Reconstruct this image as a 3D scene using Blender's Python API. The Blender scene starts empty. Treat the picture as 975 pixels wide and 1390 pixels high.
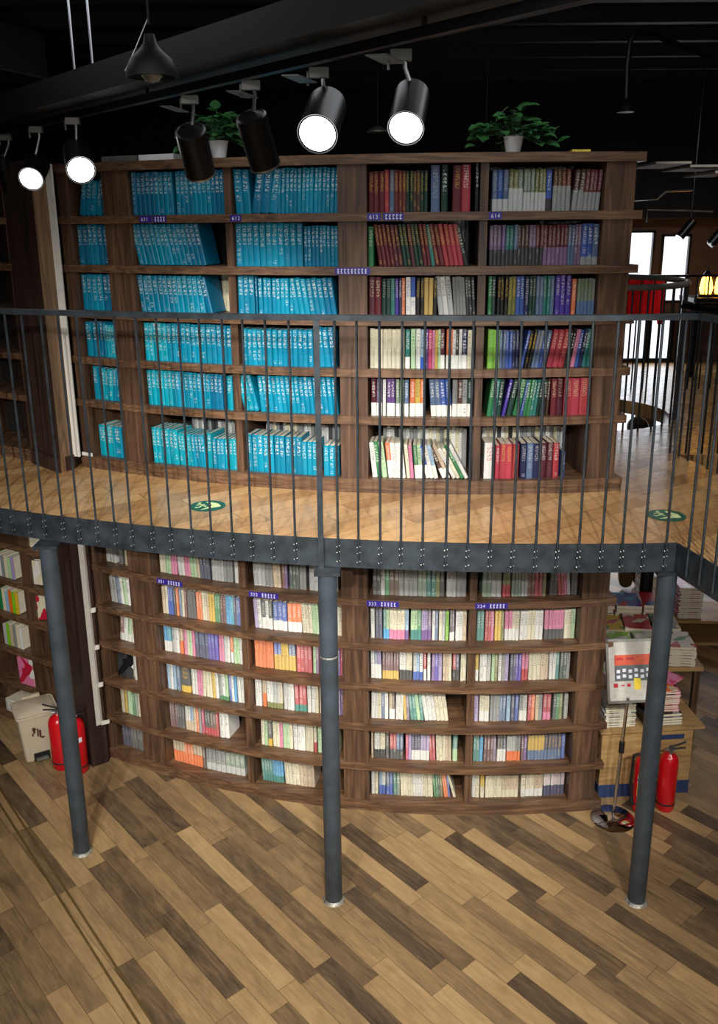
import bpy, bmesh, math, random
from mathutils import Vector, Matrix, Euler
random.seed(7)
S = bpy.context.scene
COL = S.collection
R = math.radians
# ------------------------------------------------------------------ camera (eye 3.457 m above ground floor)
GZ = 0.0; EYE = 3.457; FU = EYE - 1.438          # ground floor, eye, balcony floor
F = 1200.0; PITCH = 0.281784; ROLL = -0.0087152
_c, _s = math.cos(PITCH), math.sin(PITCH)
FWD = Vector((0, _c, -_s)); _up = Vector((0, _s, _c)); _rt = Vector((1, 0, 0))
RT = math.cos(ROLL)*_rt + math.sin(ROLL)*_up
UP = -math.sin(ROLL)*_rt + math.cos(ROLL)*_up
CAM = Vector((0, 0, EYE))
cd = bpy.data.cameras.new('camera'); cam = bpy.data.objects.new('camera', cd); COL.objects.link(cam)
m = Matrix((RT, UP, -FWD)).transposed().to_4x4(); m.translation = CAM; cam.matrix_world = m
cd.sensor_fit = 'VERTICAL'; cd.sensor_height = 36; cd.sensor_width = 36*975/1390
cd.lens = 36*F/1390; cd.shift_y = -45/1390; cd.clip_start = .05
S.camera = cam
def ray(x, y): return FWD + (x-487.5)/F*RT + (650-y)/F*UP
def at_z(x, y, z): d = ray(x, y); return CAM + d*((z-EYE)/d.z)
def at_y(x, y, Y): d = ray(x, y); return CAM + d*(Y/d.y)

# ------------------------------------------------------------------ materials
def lin(c):
    def f(v):
        v /= 255.0
        return v/12.92 if v <= .04045 else ((v+.055)/1.055)**2.4
    return (f(c[0]), f(c[1]), f(c[2]), 1)
def newmat(name):
    m = bpy.data.materials.new(name); m.use_nodes = True
    n = m.node_tree.nodes; l = m.node_tree.links
    return m, n, l, n['Principled BSDF']
def plain(name, c, rough=.5, metal=0, emis=0, var=.06, scale=30, trans=0, alpha=1):
    m, n, l, b = newmat(name)
    c = lin(c)
    b.inputs['Roughness'].default_value = rough; b.inputs['Metallic'].default_value = metal
    if var:
        t = n.new('ShaderNodeTexCoord'); z = n.new('ShaderNodeTexNoise'); z.inputs['Scale'].default_value = scale; z.inputs['Detail'].default_value = 4
        r = n.new('ShaderNodeValToRGB'); r.color_ramp.elements[0].position = .3; r.color_ramp.elements[1].position = .7
        r.color_ramp.elements[0].color = [v*(1-var*2) for v in c[:3]]+[1]; r.color_ramp.elements[1].color = [min(1, v*(1+var*2)) for v in c[:3]]+[1]
        l.new(t.outputs['Object'], z.inputs['Vector']); l.new(z.outputs['Fac'], r.inputs[0]); l.new(r.outputs[0], b.inputs['Base Color'])
    else: b.inputs['Base Color'].default_value = c
    if emis:
        b.inputs['Emission Color'].default_value = c; b.inputs['Emission Strength'].default_value = emis
    if trans:
        b.inputs['Transmission Weight'].default_value = trans
    return m
def math_(n, l, op, a, b=None, c=None):
    x = n.new('ShaderNodeMath'); x.operation = op
    for i, v in enumerate((a, b, c)):
        if v is None: continue
        if isinstance(v, (int, float)): x.inputs[i].default_value = v
        else: l.new(v, x.inputs[i])
    return x.outputs[0]
def wood(name, stops, sc, rough=.45, bump=.15):
    m, n, l, b = newmat(name)
    t = n.new('ShaderNodeTexCoord'); mp = n.new('ShaderNodeMapping'); mp.inputs['Scale'].default_value = sc
    l.new(t.outputs['Object'], mp.inputs[0])
    z = n.new('ShaderNodeTexNoise'); z.inputs['Scale'].default_value = 1; z.inputs['Detail'].default_value = 7; z.inputs['Distortion'].default_value = 1.6
    l.new(mp.outputs[0], z.inputs['Vector'])
    big = n.new('ShaderNodeTexNoise'); big.inputs['Scale'].default_value = 2.2; l.new(t.outputs['Object'], big.inputs['Vector'])
    f = math_(n, l, 'MULTIPLY_ADD', z.outputs['Fac'], .75, math_(n, l, 'MULTIPLY', big.outputs['Fac'], .25))
    r = n.new('ShaderNodeValToRGB')
    e = r.color_ramp.elements; e[0].position = .36; e[0].color = lin(stops[0]); e[1].position = .64; e[1].color = lin(stops[2])
    k = e.new(.5); k.color = lin(stops[1])
    l.new(f, r.inputs[0]); l.new(r.outputs[0], b.inputs['Base Color'])
    b.inputs['Roughness'].default_value = rough
    bp = n.new('ShaderNodeBump'); bp.inputs['Strength'].default_value = bump; bp.inputs['Distance'].default_value = .002
    l.new(f, bp.inputs['Height']); l.new(bp.outputs[0], b.inputs['Normal'])
    return m
def planks(name, ang, w, L, stops, rough=.3, seed=0., gap=.012):
    m, n, l, b = newmat(name)
    t = n.new('ShaderNodeTexCoord'); mp = n.new('ShaderNodeMapping'); mp.inputs['Rotation'].default_value = (0, 0, -ang)
    l.new(t.outputs['Object'], mp.inputs[0]); sp = n.new('ShaderNodeSeparateXYZ'); l.new(mp.outputs[0], sp.inputs[0])
    u, v = sp.outputs[0], sp.outputs[1]
    vr = math_(n, l, 'DIVIDE', v, w); row = math_(n, l, 'FLOOR', vr)
    wn = n.new('ShaderNodeTexWhiteNoise'); wn.noise_dimensions = '1D'; l.new(math_(n, l, 'ADD', row, seed+.5), wn.inputs['W'])
    ur = math_(n, l, 'ADD', math_(n, l, 'DIVIDE', u, L), math_(n, l, 'MULTIPLY', wn.outputs['Value'], 7.3)); col = math_(n, l, 'FLOOR', ur)
    cb = n.new('ShaderNodeCombineXYZ'); l.new(row, cb.inputs[0]); l.new(col, cb.inputs[1]); cb.inputs[2].default_value = seed
    w2 = n.new('ShaderNodeTexWhiteNoise'); w2.noise_dimensions = '3D'; l.new(cb.outputs[0], w2.inputs['Vector'])
    # grain, stretched along the plank, offset per plank
    c2 = n.new('ShaderNodeCombineXYZ'); l.new(math_(n, l, 'MULTIPLY', u, 5), c2.inputs[0]); l.new(math_(n, l, 'MULTIPLY', v, 55), c2.inputs[1]); l.new(math_(n, l, 'MULTIPLY', w2.outputs['Value'], 40), c2.inputs[2])
    g = n.new('ShaderNodeTexNoise'); g.inputs['Scale'].default_value = 1; g.inputs['Detail'].default_value = 8; g.inputs['Distortion'].default_value = 1.2; l.new(c2.outputs[0], g.inputs['Vector'])
    c3 = n.new('ShaderNodeCombineXYZ'); l.new(math_(n, l, 'MULTIPLY', u, 5.5), c3.inputs[0]); l.new(math_(n, l, 'MULTIPLY', v, 14), c3.inputs[1]); l.new(math_(n, l, 'MULTIPLY', w2.outputs['Value'], 30), c3.inputs[2])
    g2 = n.new('ShaderNodeTexNoise'); g2.inputs['Scale'].default_value = 1; g2.inputs['Detail'].default_value = 3; g2.inputs['Distortion'].default_value = .8; l.new(c3.outputs[0], g2.inputs['Vector'])
    f = math_(n, l, 'MULTIPLY_ADD', w2.outputs['Value'], .74, math_(n, l, 'MULTIPLY_ADD', g2.outputs['Fac'], .5, -.12))
    f = math_(n, l, 'ADD', f, math_(n, l, 'MULTIPLY_ADD', g.outputs['Fac'], .55, -.27))
    r = n.new('ShaderNodeValToRGB'); e = r.color_ramp.elements
    e[0].position = 0; e[0].color = lin(stops[0]); e[1].position = 1; e[1].color = lin(stops[-1])
    for i, s in enumerate(stops[1:-1]): k = e.new((i+1)/(len(stops)-1)); k.color = lin(s)
    l.new(f, r.inputs[0])
    fv = math_(n, l, 'FRACT', vr); fu = math_(n, l, 'FRACT', ur)
    s1 = math_(n, l, 'LESS_THAN', fv, gap*2.2); s2 = math_(n, l, 'LESS_THAN', fu, gap*.35)
    seam = math_(n, l, 'MAXIMUM', s1, s2)
    mx = n.new('ShaderNodeMix'); mx.data_type = 'RGBA'; l.new(math_(n, l, 'MULTIPLY', seam, .65), mx.inputs[0]); l.new(r.outputs[0], mx.inputs[6]); mx.inputs[7].default_value = lin((38, 28, 20))
    l.new(mx.outputs[2], b.inputs['Base Color'])
    b.inputs['Roughness'].default_value = rough
    rr = math_(n, l, 'MULTIPLY_ADD', g2.outputs['Fac'], .25, rough-.12); l.new(rr, b.inputs['Roughness'])
    bp = n.new('ShaderNodeBump'); bp.inputs['Strength'].default_value = .25; bp.inputs['Distance'].default_value = .001
    l.new(math_(n, l, 'SUBTRACT', g.outputs['Fac'], seam), bp.inputs['Height']); l.new(bp.outputs[0], b.inputs['Normal'])
    return m
def book_mat():
    m, n, l, b = newmat('book_cover')
    def at(nm):
        a = n.new('ShaderNodeAttribute'); a.attribute_name = nm; return a
    cov, ban, gly, par = at('cov'), at('ban'), at('gly'), at('par')
    uv = at('buv')
    su = n.new('ShaderNodeSeparateXYZ'); l.new(uv.outputs['Vector'], su.inputs[0]); u, v, isp = su.outputs
    sp = n.new('ShaderNodeSeparateXYZ'); l.new(par.outputs['Vector'], sp.inputs[0]); band, seed, K = sp.outputs
    low = math_(n, l, 'LESS_THAN', v, band)
    m1 = n.new('ShaderNodeMix'); m1.data_type = 'RGBA'; l.new(low, m1.inputs[0]); l.new(cov.outputs['Color'], m1.inputs[6]); l.new(ban.outputs['Color'], m1.inputs[7])
    # lettering on the spine: small irregular glyph cells in one column
    gv = math_(n, l, 'MULTIPLY', v, K); fv = math_(n, l, 'FRACT', gv)
    ia = math_(n, l, 'LESS_THAN', math_(n, l, 'ABSOLUTE', math_(n, l, 'SUBTRACT', u, .5)), .28)
    ib = math_(n, l, 'LESS_THAN', math_(n, l, 'ABSOLUTE', math_(n, l, 'SUBTRACT', fv, .5)), .36)
    c = n.new('ShaderNodeCombineXYZ'); l.new(math_(n, l, 'MULTIPLY', u, 5), c.inputs[0]); l.new(math_(n, l, 'MULTIPLY', gv, 3.4), c.inputs[1]); l.new(seed, c.inputs[2])
    z = n.new('ShaderNodeTexNoise'); z.inputs['Scale'].default_value = 1.2; z.inputs['Detail'].default_value = 1; l.new(c.outputs[0], z.inputs['Vector'])
    on = math_(n, l, 'GREATER_THAN', z.outputs['Fac'], .52)
    # which stretches of the spine carry writing
    w = n.new('ShaderNodeTexWhiteNoise'); w.noise_dimensions = '2D'; c2 = n.new('ShaderNodeCombineXYZ')
    l.new(math_(n, l, 'FLOOR', math_(n, l, 'MULTIPLY', v, 7)), c2.inputs[0]); l.new(seed, c2.inputs[1]); l.new(c2.outputs[0], w.inputs['Vector'])
    top = math_(n, l, 'MULTIPLY', math_(n, l, 'GREATER_THAN', v, .5), math_(n, l, 'LESS_THAN', v, .93))
    oth = math_(n, l, 'MULTIPLY', math_(n, l, 'GREATER_THAN', w.outputs['Value'], .84), math_(n, l, 'GREATER_THAN', v, .06))
    reg = math_(n, l, 'MAXIMUM', top, math_(n, l, 'MULTIPLY', oth, .8))
    g = on
    for k in (ia, ib, isp, reg): g = math_(n, l, 'MULTIPLY', g, k)
    m2 = n.new('ShaderNodeMix'); m2.data_type = 'RGBA'; l.new(math_(n, l, 'MULTIPLY', g, .78), m2.inputs[0]); l.new(m1.outputs[2], m2.inputs[6]); l.new(gly.outputs['Color'], m2.inputs[7])
    l.new(m2.outputs[2], b.inputs['Base Color']); b.inputs['Roughness'].default_value = .42; b.inputs['Specular IOR Level'].default_value = .35
    return m
def art_mat():
    m, n, l, b = newmat('printed_cover')
    def at(nm):
        a = n.new('ShaderNodeAttribute'); a.attribute_name = nm; return a
    cov, ban, gly = at('cov'), at('ban'), at('gly')
    t = n.new('ShaderNodeTexCoord')
    v = n.new('ShaderNodeTexVoronoi'); v.inputs['Scale'].default_value = 14; l.new(t.outputs['Object'], v.inputs['Vector'])
    s = n.new('ShaderNodeSeparateColor'); l.new(v.outputs['Color'], s.inputs[0])
    m1 = n.new('ShaderNodeMix'); m1.data_type = 'RGBA'; l.new(math_(n, l, 'GREATER_THAN', s.outputs[0], .6), m1.inputs[0]); l.new(cov.outputs['Color'], m1.inputs[6]); l.new(ban.outputs['Color'], m1.inputs[7])
    m2 = n.new('ShaderNodeMix'); m2.data_type = 'RGBA'; l.new(math_(n, l, 'GREATER_THAN', s.outputs[1], .8), m2.inputs[0]); l.new(m1.outputs[2], m2.inputs[6]); l.new(gly.outputs['Color'], m2.inputs[7])
    l.new(m2.outputs[2], b.inputs['Base Color']); b.inputs['Roughness'].default_value = .25
    return m
M = {
 'wood_v': wood('dark_wood_upright', ((60, 43, 31), (86, 62, 45), (112, 83, 61)), (26, 26, 1.6)),
 'wood_h': wood('dark_wood_board', ((70, 50, 36), (98, 71, 50), (126, 95, 69)), (2.5, 22, 45)),
 'wood_pier': wood('brown_wood_pier', ((88, 66, 46), (124, 96, 68), (148, 116, 84)), (22, 22, 1.5)),
 'wood_dark': wood('very_dark_panel', ((40, 26, 22), (52, 34, 28), (64, 44, 36)), (14, 14, 1.2), .55, .05),
 'back': plain('case_back', (26, 21, 18), .8),
 'ply': wood('light_plywood', ((150, 118, 74), (178, 142, 92), (196, 160, 108)), (3, 20, 20), .5, .05),
 'ground': planks('rustic_plank_floor', R(-49), .104, .66, ((60, 50, 41), (102, 83, 62), (138, 113, 81), (168, 138, 97), (188, 157, 112)), .36, 3.),
 'upper': planks('warm_plank_floor', R(35), .12, 1.1, ((160, 118, 74), (180, 136, 88), (192, 148, 98), (202, 160, 108), (210, 168, 118)), .26, 11.),
 'steel': plain('dark_painted_steel', (50, 57, 62), .45, .3, var=.22, scale=14),
 'steel_pillar': plain('dark_grey_pillar_paint', (60, 68, 75), .42, .1, var=.12, scale=10),
 'black': plain('black_metal', (17, 17, 19), .35, .4, var=.02),
 'weld': plain('worn_weld', (150, 148, 140), .5, .5, var=.3, scale=60),
 'ceil': plain('black_ceiling_paint', (15, 15, 19), .8, var=.15, scale=4),
 'ceilbeam': plain('black_beam_paint', (11, 11, 14), .6, var=.1, scale=5),
 'duct': plain('grey_duct', (58, 60, 64), .5, .3),
 'white': plain('white_paint', (225, 222, 212), .45, var=.03),
 'plaster': plain('grey_wall_paint', (120, 112, 104), .8, var=.04, scale=8),
 'brownwall': plain('brown_wall_paint', (92, 68, 56), .7, var=.1, scale=3),
 'page': plain('paper_pages', (232, 222, 196), .8, var=.06, scale=120),
 'cover': book_mat(), 'art': art_mat(),
 'lamp': plain('lit_lamp_face', (255, 253, 248), .4, emis=16, var=0),
 'silver': plain('brushed_metal', (170, 172, 176), .3, .9, var=.03),
 'chrome': plain('chrome', (205, 205, 208), .08, 1, var=0),
 'leaf': plain('pothos_leaf', (46, 92, 46), .4, var=.3, scale=16),
 'soil': plain('potting_soil', (40, 30, 22), .9),
 'red': plain('red_enamel', (196, 14, 26), .22, var=.02),
 'rubber': plain('black_rubber', (18, 18, 18), .6),
 'beige': plain('beige_plastic', (205, 190, 165), .4, var=.02),
 'brownprint': plain('brown_print', (88, 48, 34), .5),
 'purple': plain('purple_label', (52, 40, 140), .4, var=.03),
 'print': plain('white_print', (225, 225, 235), .5, var=0),
 'yellow': plain('yellow_label', (235, 205, 60), .4), 'blueink': plain('blue_print', (40, 80, 170), .4),
 'banner': plain('red_banner_cloth', (236, 30, 40), .6, emis=0, var=.15, scale=3),
 'daylight': plain('daylit_window_pane', (236, 242, 255), .3, emis=1.3, var=0),
 'amber': plain('amber_bulb', (255, 178, 70), .3, emis=7, var=0),
 'green': plain('green_floor_sticker', (28, 92, 74), .4), 'limeyellow': plain('pale_yellow_print', (222, 236, 168), .4),
 'khaki': plain('khaki_trousers', (122, 108, 78), .85), 'skin': plain('skin', (205, 160, 130), .5), 'shoe': plain('brown_leather', (84, 48, 34), .45),
 'shirt': plain('grey_shirt', (110, 116, 124), .8), 'hair': plain('black_hair', (22, 18, 16), .5),
 'greyframe': plain('grey_frame', (128, 126, 118), .35, .4), 'paper': plain('poster_paper', (190, 188, 178), .5),
 'orange': plain('orange_print', (206, 84, 50), .5), 'greyprint': plain('grey_print', (84, 92, 92), .5), 'redprint': plain('red_print', (190, 32, 42), .5),
 'bluebase': plain('blue_stripe', (44, 62, 104), .5), 'brass': plain('brass_strip', (178, 150, 96), .3, .8),
 'acryl': plain('white_plastic_pot', (225, 225, 222), .35, var=.02),
}
def _cloth():
    m = M['banner']; n, l = m.node_tree.nodes, m.node_tree.links; b = n['Principled BSDF']; t = n.new('ShaderNodeBsdfTranslucent'); t.inputs[0].default_value = lin((240, 40, 44))
    x = n.new('ShaderNodeMixShader'); x.inputs[0].default_value = .5; l.new(b.outputs[0], x.inputs[1]); l.new(t.outputs[0], x.inputs[2]); l.new(x.outputs[0], n['Material Output'].inputs[0])
_cloth()
# ------------------------------------------------------------------ helpers
def link(name, me, mat=None, parent=None):
    o = bpy.data.objects.new(name, me); COL.objects.link(o)
    if mat is not None and me is not None:
        for k in (mat if isinstance(mat, (list, tuple)) else [mat]): me.materials.append(M[k] if isinstance(k, str) else k)
    if parent: o.parent = parent
    return o
def obj(name, bm, mat, parent=None, smooth=False):
    me = bpy.data.meshes.new(name); bmesh.ops.recalc_face_normals(bm, faces=bm.faces[:]); bm.to_mesh(me); bm.free()
    if smooth:
        for p in me.polygons: p.use_smooth = True
        me.set_sharp_from_angle(angle=R(40))
    return link(name, me, mat, parent)
def tag(o, label, cat, group=None, kind=None):
    o['label'] = label; o['category'] = cat
    if group: o['group'] = group
    if kind: o['kind'] = kind
    return o
def thing(name, label, cat, loc=(0, 0, 0), rz=0, group=None):
    o = bpy.data.objects.new(name, None); COL.objects.link(o); o.empty_display_size = .1
    o.location = loc; o.rotation_euler = (0, 0, rz); return tag(o, label, cat, group)
def struct(o): o['kind'] = 'structure'; return o
def B(): return bmesh.new()
def box(bm, x0, x1, y0, y1, z0, z1, M4=None, bev=0):
    vs = [bm.verts.new((x, y, z)) for z in (z0, z1) for y in (y0, y1) for x in (x0, x1)]
    fs = [bm.faces.new([vs[i] for i in q]) for q in ((0, 2, 3, 1), (4, 5, 7, 6), (0, 1, 5, 4), (2, 6, 7, 3), (0, 4, 6, 2), (1, 3, 7, 5))]
    if bev:
        es = list({e for f in fs for e in f.edges}); r = bmesh.ops.bevel(bm, geom=es, offset=bev, segments=2, affect='EDGES', profile=.5)
        vs = [v for v in bm.verts if v in set(r['verts']) or v in vs] if M4 is not None else vs
    if M4 is not None: bmesh.ops.transform(bm, matrix=M4, verts=[v for v in vs if v.is_valid])
    return vs
def tube(bm, p0, p1, r0, r1=None, n=10, caps=True):
    p0, p1 = Vector(p0), Vector(p1); r1 = r0 if r1 is None else r1
    d = (p1-p0).normalized(); a = d.orthogonal().normalized(); b = d.cross(a)
    A = [bm.verts.new(p0+(a*math.cos(t)+b*math.sin(t))*r0) for t in [2*math.pi*i/n for i in range(n)]]
    C = [bm.verts.new(p1+(a*math.cos(t)+b*math.sin(t))*r1) for t in [2*math.pi*i/n for i in range(n)]]
    for i in range(n): bm.faces.new((A[i], A[(i+1) % n], C[(i+1) % n], C[i]))
    if caps: bm.faces.new(A[::-1]); bm.faces.new(C)
def path(bm, pts, r, n=8):
    pts = [Vector(p) for p in pts]; rings = []; a = None
    for i, p in enumerate(pts):
        d = (pts[min(i+1, len(pts)-1)]-pts[max(i-1, 0)]).normalized()
        a = d.orthogonal().normalized() if a is None else (a-d*a.dot(d)).normalized()
        b = d.cross(a); rings.append([bm.verts.new(p+(a*math.cos(t)+b*math.sin(t))*r) for t in [2*math.pi*k/n for k in range(n)]])
    for A, C in zip(rings, rings[1:]):
        for i in range(n): bm.faces.new((A[i], A[(i+1) % n], C[(i+1) % n], C[i]))
    bm.faces.new(rings[0][::-1]); bm.faces.new(rings[-1])
def lathe(bm, prof, n=32, c=(0, 0, 0)):
    rings = []
    for r, z in prof:
        rings.append([bm.verts.new((c[0]+r*math.cos(2*math.pi*i/n), c[1]+r*math.sin(2*math.pi*i/n), c[2]+z)) for i in range(n)] if r > 1e-6 else [bm.verts.new((c[0], c[1], c[2]+z))])
    for A, C in zip(rings, rings[1:]):
        if len(A) == 1 and len(C) == 1: continue
        for i in range(n):
            j = (i+1) % n
            if len(A) == 1: bm.faces.new((A[0], C[i], C[j]))
            elif len(C) == 1: bm.faces.new((A[i], A[j], C[0]))
            else: bm.faces.new((A[i], A[j], C[j], C[i]))
def prism(bm, pts, z0, z1):
    a = [bm.verts.new((x, y, z0)) for x, y in pts]; b = [bm.verts.new((x, y, z1)) for x, y in pts]
    n = len(pts); bm.faces.new(a[::-1]); bm.faces.new(b)
    for i in range(n): bm.faces.new((a[i], a[(i+1) % n], b[(i+1) % n], b[i]))
CX, CY = .7602, 9.5609
def P(a, r, z=0, c=(CX, CY)): a = R(a); return Vector((c[0]+r*math.sin(a), c[1]-r*math.cos(a), z))
def arc(bm, a0, a1, r0, r1, z0, z1, c=(CX, CY), step=1.0):
    n = max(1, int(abs(a1-a0)/step+.5)); prev = None
    for i in range(n+1):
        a = a0+(a1-a0)*i/n
        q = [bm.verts.new(P(a, r, z, c)) for r, z in ((r0, z0), (r1, z0), (r1, z1), (r0, z1))]
        if prev:
            for k in range(4): bm.faces.new((prev[k], prev[(k+1) % 4], q[(k+1) % 4], q[k]))
        else: bm.faces.new(q[::-1])
        prev = q
    bm.faces.new(prev)
def text_mesh(s, size, ext=.0008):
    c = bpy.data.curves.new('t', 'FONT'); c.body = s; c.size = size; c.extrude = ext; c.align_x = 'LEFT'; c.space_character = 1.15
    o = bpy.data.objects.new('t', c); COL.objects.link(o); bpy.context.view_layer.update()
    me = bpy.data.meshes.new_from_object(o.evaluated_get(bpy.context.evaluated_depsgraph_get()))
    bpy.data.objects.remove(o); bpy.data.curves.remove(c); return me
def poly_curve_mesh(name, outer, holes, z0, z1):
    c = bpy.data.curves.new(name, 'CURVE'); c.dimensions = '2D'; c.fill_mode = 'BOTH'; c.extrude = (z1-z0)/2
    for pts in [outer]+holes:
        s = c.splines.new('POLY'); s.points.add(len(pts)-1); s.use_cyclic_u = True
        for i, p in enumerate(pts): s.points[i].co = (p[0], p[1], 0, 1)
    o = bpy.data.objects.new(name, c); COL.objects.link(o); bpy.context.view_layer.update()
    me = bpy.data.meshes.new_from_object(o.evaluated_get(bpy.context.evaluated_depsgraph_get()))
    bpy.data.objects.remove(o); bpy.data.curves.remove(c); me.name = name
    for v in me.vertices: v.co.z += (z0+z1)/2
    return me

# ------------------------------------------------------------------ room shell
CEIL = EYE+1.3
X0, X1, Y0, Y1 = -5.0, 5.6, -3.0, 9.3
b = B(); box(b, X0, X1, Y0, Y1, -.12, 0); struct(obj('floor', b, 'ground'))
b = B(); box(b, X0, X1, Y0, Y1, CEIL, CEIL+.1)
struct(obj('ceiling', b, 'ceil'))
b = B(); box(b, X0-.1, X0, Y0, Y1, 0, CEIL); struct(obj('wall_left', b, 'wood_dark'))
b = B(); box(b, X1, X1+.1, Y0, Y1, 0, CEIL); struct(obj('wall_right', b, 'brownwall'))
b = B(); box(b, X0-.1, X1+.1, Y0-.1, Y0, 0, CEIL); struct(obj('wall_front', b, 'plaster'))
# back wall with window openings (upper storey and ground storey)
wins = [(2.72, 3.03, FU+.02, FU+1.34), (3.10, 3.40, FU+.62, FU+1.30), (3.04, 3.30, FU+.02, FU+.5), (1.55, 3.0, .12, 1.75), (3.15, 4.4, .12, 1.75)]
b = B()
ys0, ys1 = Y1, Y1+.12
xs = sorted({X0, X1, *[w[0] for w in wins], *[w[1] for w in wins]}); zs = sorted({0, CEIL, *[w[2] for w in wins], *[w[3] for w in wins]})
for i in range(len(xs)-1):
    for j in range(len(zs)-1):
        cx, cz = (xs[i]+xs[i+1])/2, (zs[j]+zs[j+1])/2
        if not any(w[0] < cx < w[1] and w[2] < cz < w[3] for w in wins): box(b, xs[i], xs[i+1], ys0, ys1, zs[j], zs[j+1])
bmesh.ops.remove_doubles(b, verts=b.verts[:], dist=1e-5)
struct(obj('wall_back', b, 'brownwall'))
for k, w in enumerate(wins):
    fr = B(); t = .022
    box(fr, w[0], w[1], Y1-.02, Y1+.06, w[2], w[2]+t); box(fr, w[0], w[1], Y1-.02, Y1+.06, w[3]-t, w[3])
    box(fr, w[0], w[0]+t, Y1-.02, Y1+.06, w[2], w[3]); box(fr, w[1]-t, w[1], Y1-.02, Y1+.06, w[2], w[3])
    o = struct(obj('window_%d' % (k+1), fr, 'black'))
    g = B(); box(g, w[0]+t, w[1]-t, Y1+.03, Y1+.04, w[2]+t, w[3]-t); obj('window_pane', g, 'daylight', o)
# ------------------------------------------------------------------ balcony floor, fascia, railing
C2 = (1.138, 11.599); R2 = 7.771
def a2(x): return math.degrees(math.asin((x-C2[0])/R2))
A_L, A_R = a2(-4.9), a2(1.47)
corner = P(A_R, R2, 0, C2); dseg = Vector((.235, -.972, 0)); SEG = 2.9
pts = [P(A_L+(A_R-A_L)*i/60, R2-.012, 0, C2) for i in range(61)]
outer = [(p.x, p.y) for p in pts]+[(corner.x+.02+dseg.x*SEG, corner.y+dseg.y*SEG), (X1, corner.y+dseg.y*SEG), (X1, Y1), (X0, Y1), (X0, pts[0].y)]
hole1 = [(1.75+.66*math.cos(t), 6.8+.66*math.sin(t)) for t in [2*math.pi*i/40 for i in range(40)]]
h2 = [(2.03, 5.46), (2.16, 4.95), (4.4, 4.6), (4.4, 5.3)]
me = poly_curve_mesh('floor_balcony', outer, [hole1, h2], FU-.11, FU); struct(link('floor_balcony', me, 'upper'))
b = B(); arc(b, A_L, A_R, R2-.012, R2, FU-.135, FU+.004, C2, .5)
nrm = Vector((-dseg.y, dseg.x, 0))*-1
e = corner+dseg*SEG
def seg_box(bm, p, q, w, z0, z1, off=0):
    d = (q-p).normalized(); s = Vector((d.y, -d.x, 0)); v = []
    for z in (z0, z1):
        for pt in (p+s*(off-w/2), p+s*(off+w/2), q+s*(off+w/2), q+s*(off-w/2)): v.append(bm.verts.new((pt.x, pt.y, z)))
    for qd in ((0, 3, 2, 1), (4, 5, 6, 7), (0, 1, 5, 4), (1, 2, 6, 5), (2, 3, 7, 6), (3, 0, 4, 7)): bm.faces.new([v[i] for i in qd])
seg_box(b, corner, e, .012, FU-.135, FU+.004)
seg_box(b, corner, e, .06, FU-.147, FU-.135, -.025)
struct(obj('trim_1', b, 'steel'))
# steel joists under the slab
rail = thing('balcony_railing', 'black steel railing with thin upright bars along the curved balcony edge', 'railing', P(0, R2, FU, C2))
def adopt(o, par):
    bpy.context.view_layer.update(); o.parent = par; o.matrix_parent_inverse = par.matrix_world.inverted(); return o
def part(name, bm, mat, par, smooth=False): return adopt(obj(name, bm, mat, None, smooth), par)
HR = 1.052
b = B(); arc(b, A_L, A_R, R2-.018, R2+.026, FU+HR-.024, FU+HR, C2, .5); part('handrail', b, 'steel', rail)
b = B(); seg_box(b, corner+Vector((0, 0, 0)), e, .044, FU+HR-.024, FU+HR); part('handrail', b, 'steel', rail)
bx = [14, 38, 60, 85, 107, 131, 156, 179, 206, 232, 260, 286, 315, 342, 371, 401, 459, 487, 516, 545, 574, 606, 636, 666, 696, 727, 757, 786, 818, 845, 875, 905]
angs = []
for x in bx:
    y = 705+(x-100)*.11 if x < 330 else 727+(x-330)*.05 if x < 640 else 741
    p = at_z(x, y, FU); angs.append(a2(p.x))
a = angs[0]-.66
while a > A_L+.3: angs.append(a); a -= .66
for a in sorted(angs):
    b = B(); p = P(a, R2+.007, 0, C2); j = random.uniform(-.003, .003)
    tube(b, (p.x+j, p.y, FU-.118), (p.x, p.y, FU+HR-.02), .0062, n=6)
    o = part('baluster', b, 'steel', rail)
    w = B()
    for z in (FU-.03, FU-.06, FU-.105): tube(w, (p.x+j-.008, p.y, z), (p.x+j+.008, p.y, z+.006), .0035, n=5)
    adopt(obj('weld', w, 'weld'), o)
for k in range(1, 27):
    p = corner+dseg*(k*.098+.01)+Vector((-.014, 0, 0)); b = B(); tube(b, (p.x, p.y, FU-.118), (p.x, p.y, FU+HR-.02), .0062, n=6); part('baluster', b, 'steel', rail)
p = P(a2(at_z(436, 736, FU).x), R2+.012, 0, C2); b = B(); box(b, p.x-.013, p.x+.013, p.y-.013, p.y+.013, FU-.14, FU+HR-.02); part('post', b, 'steel', rail)
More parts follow.
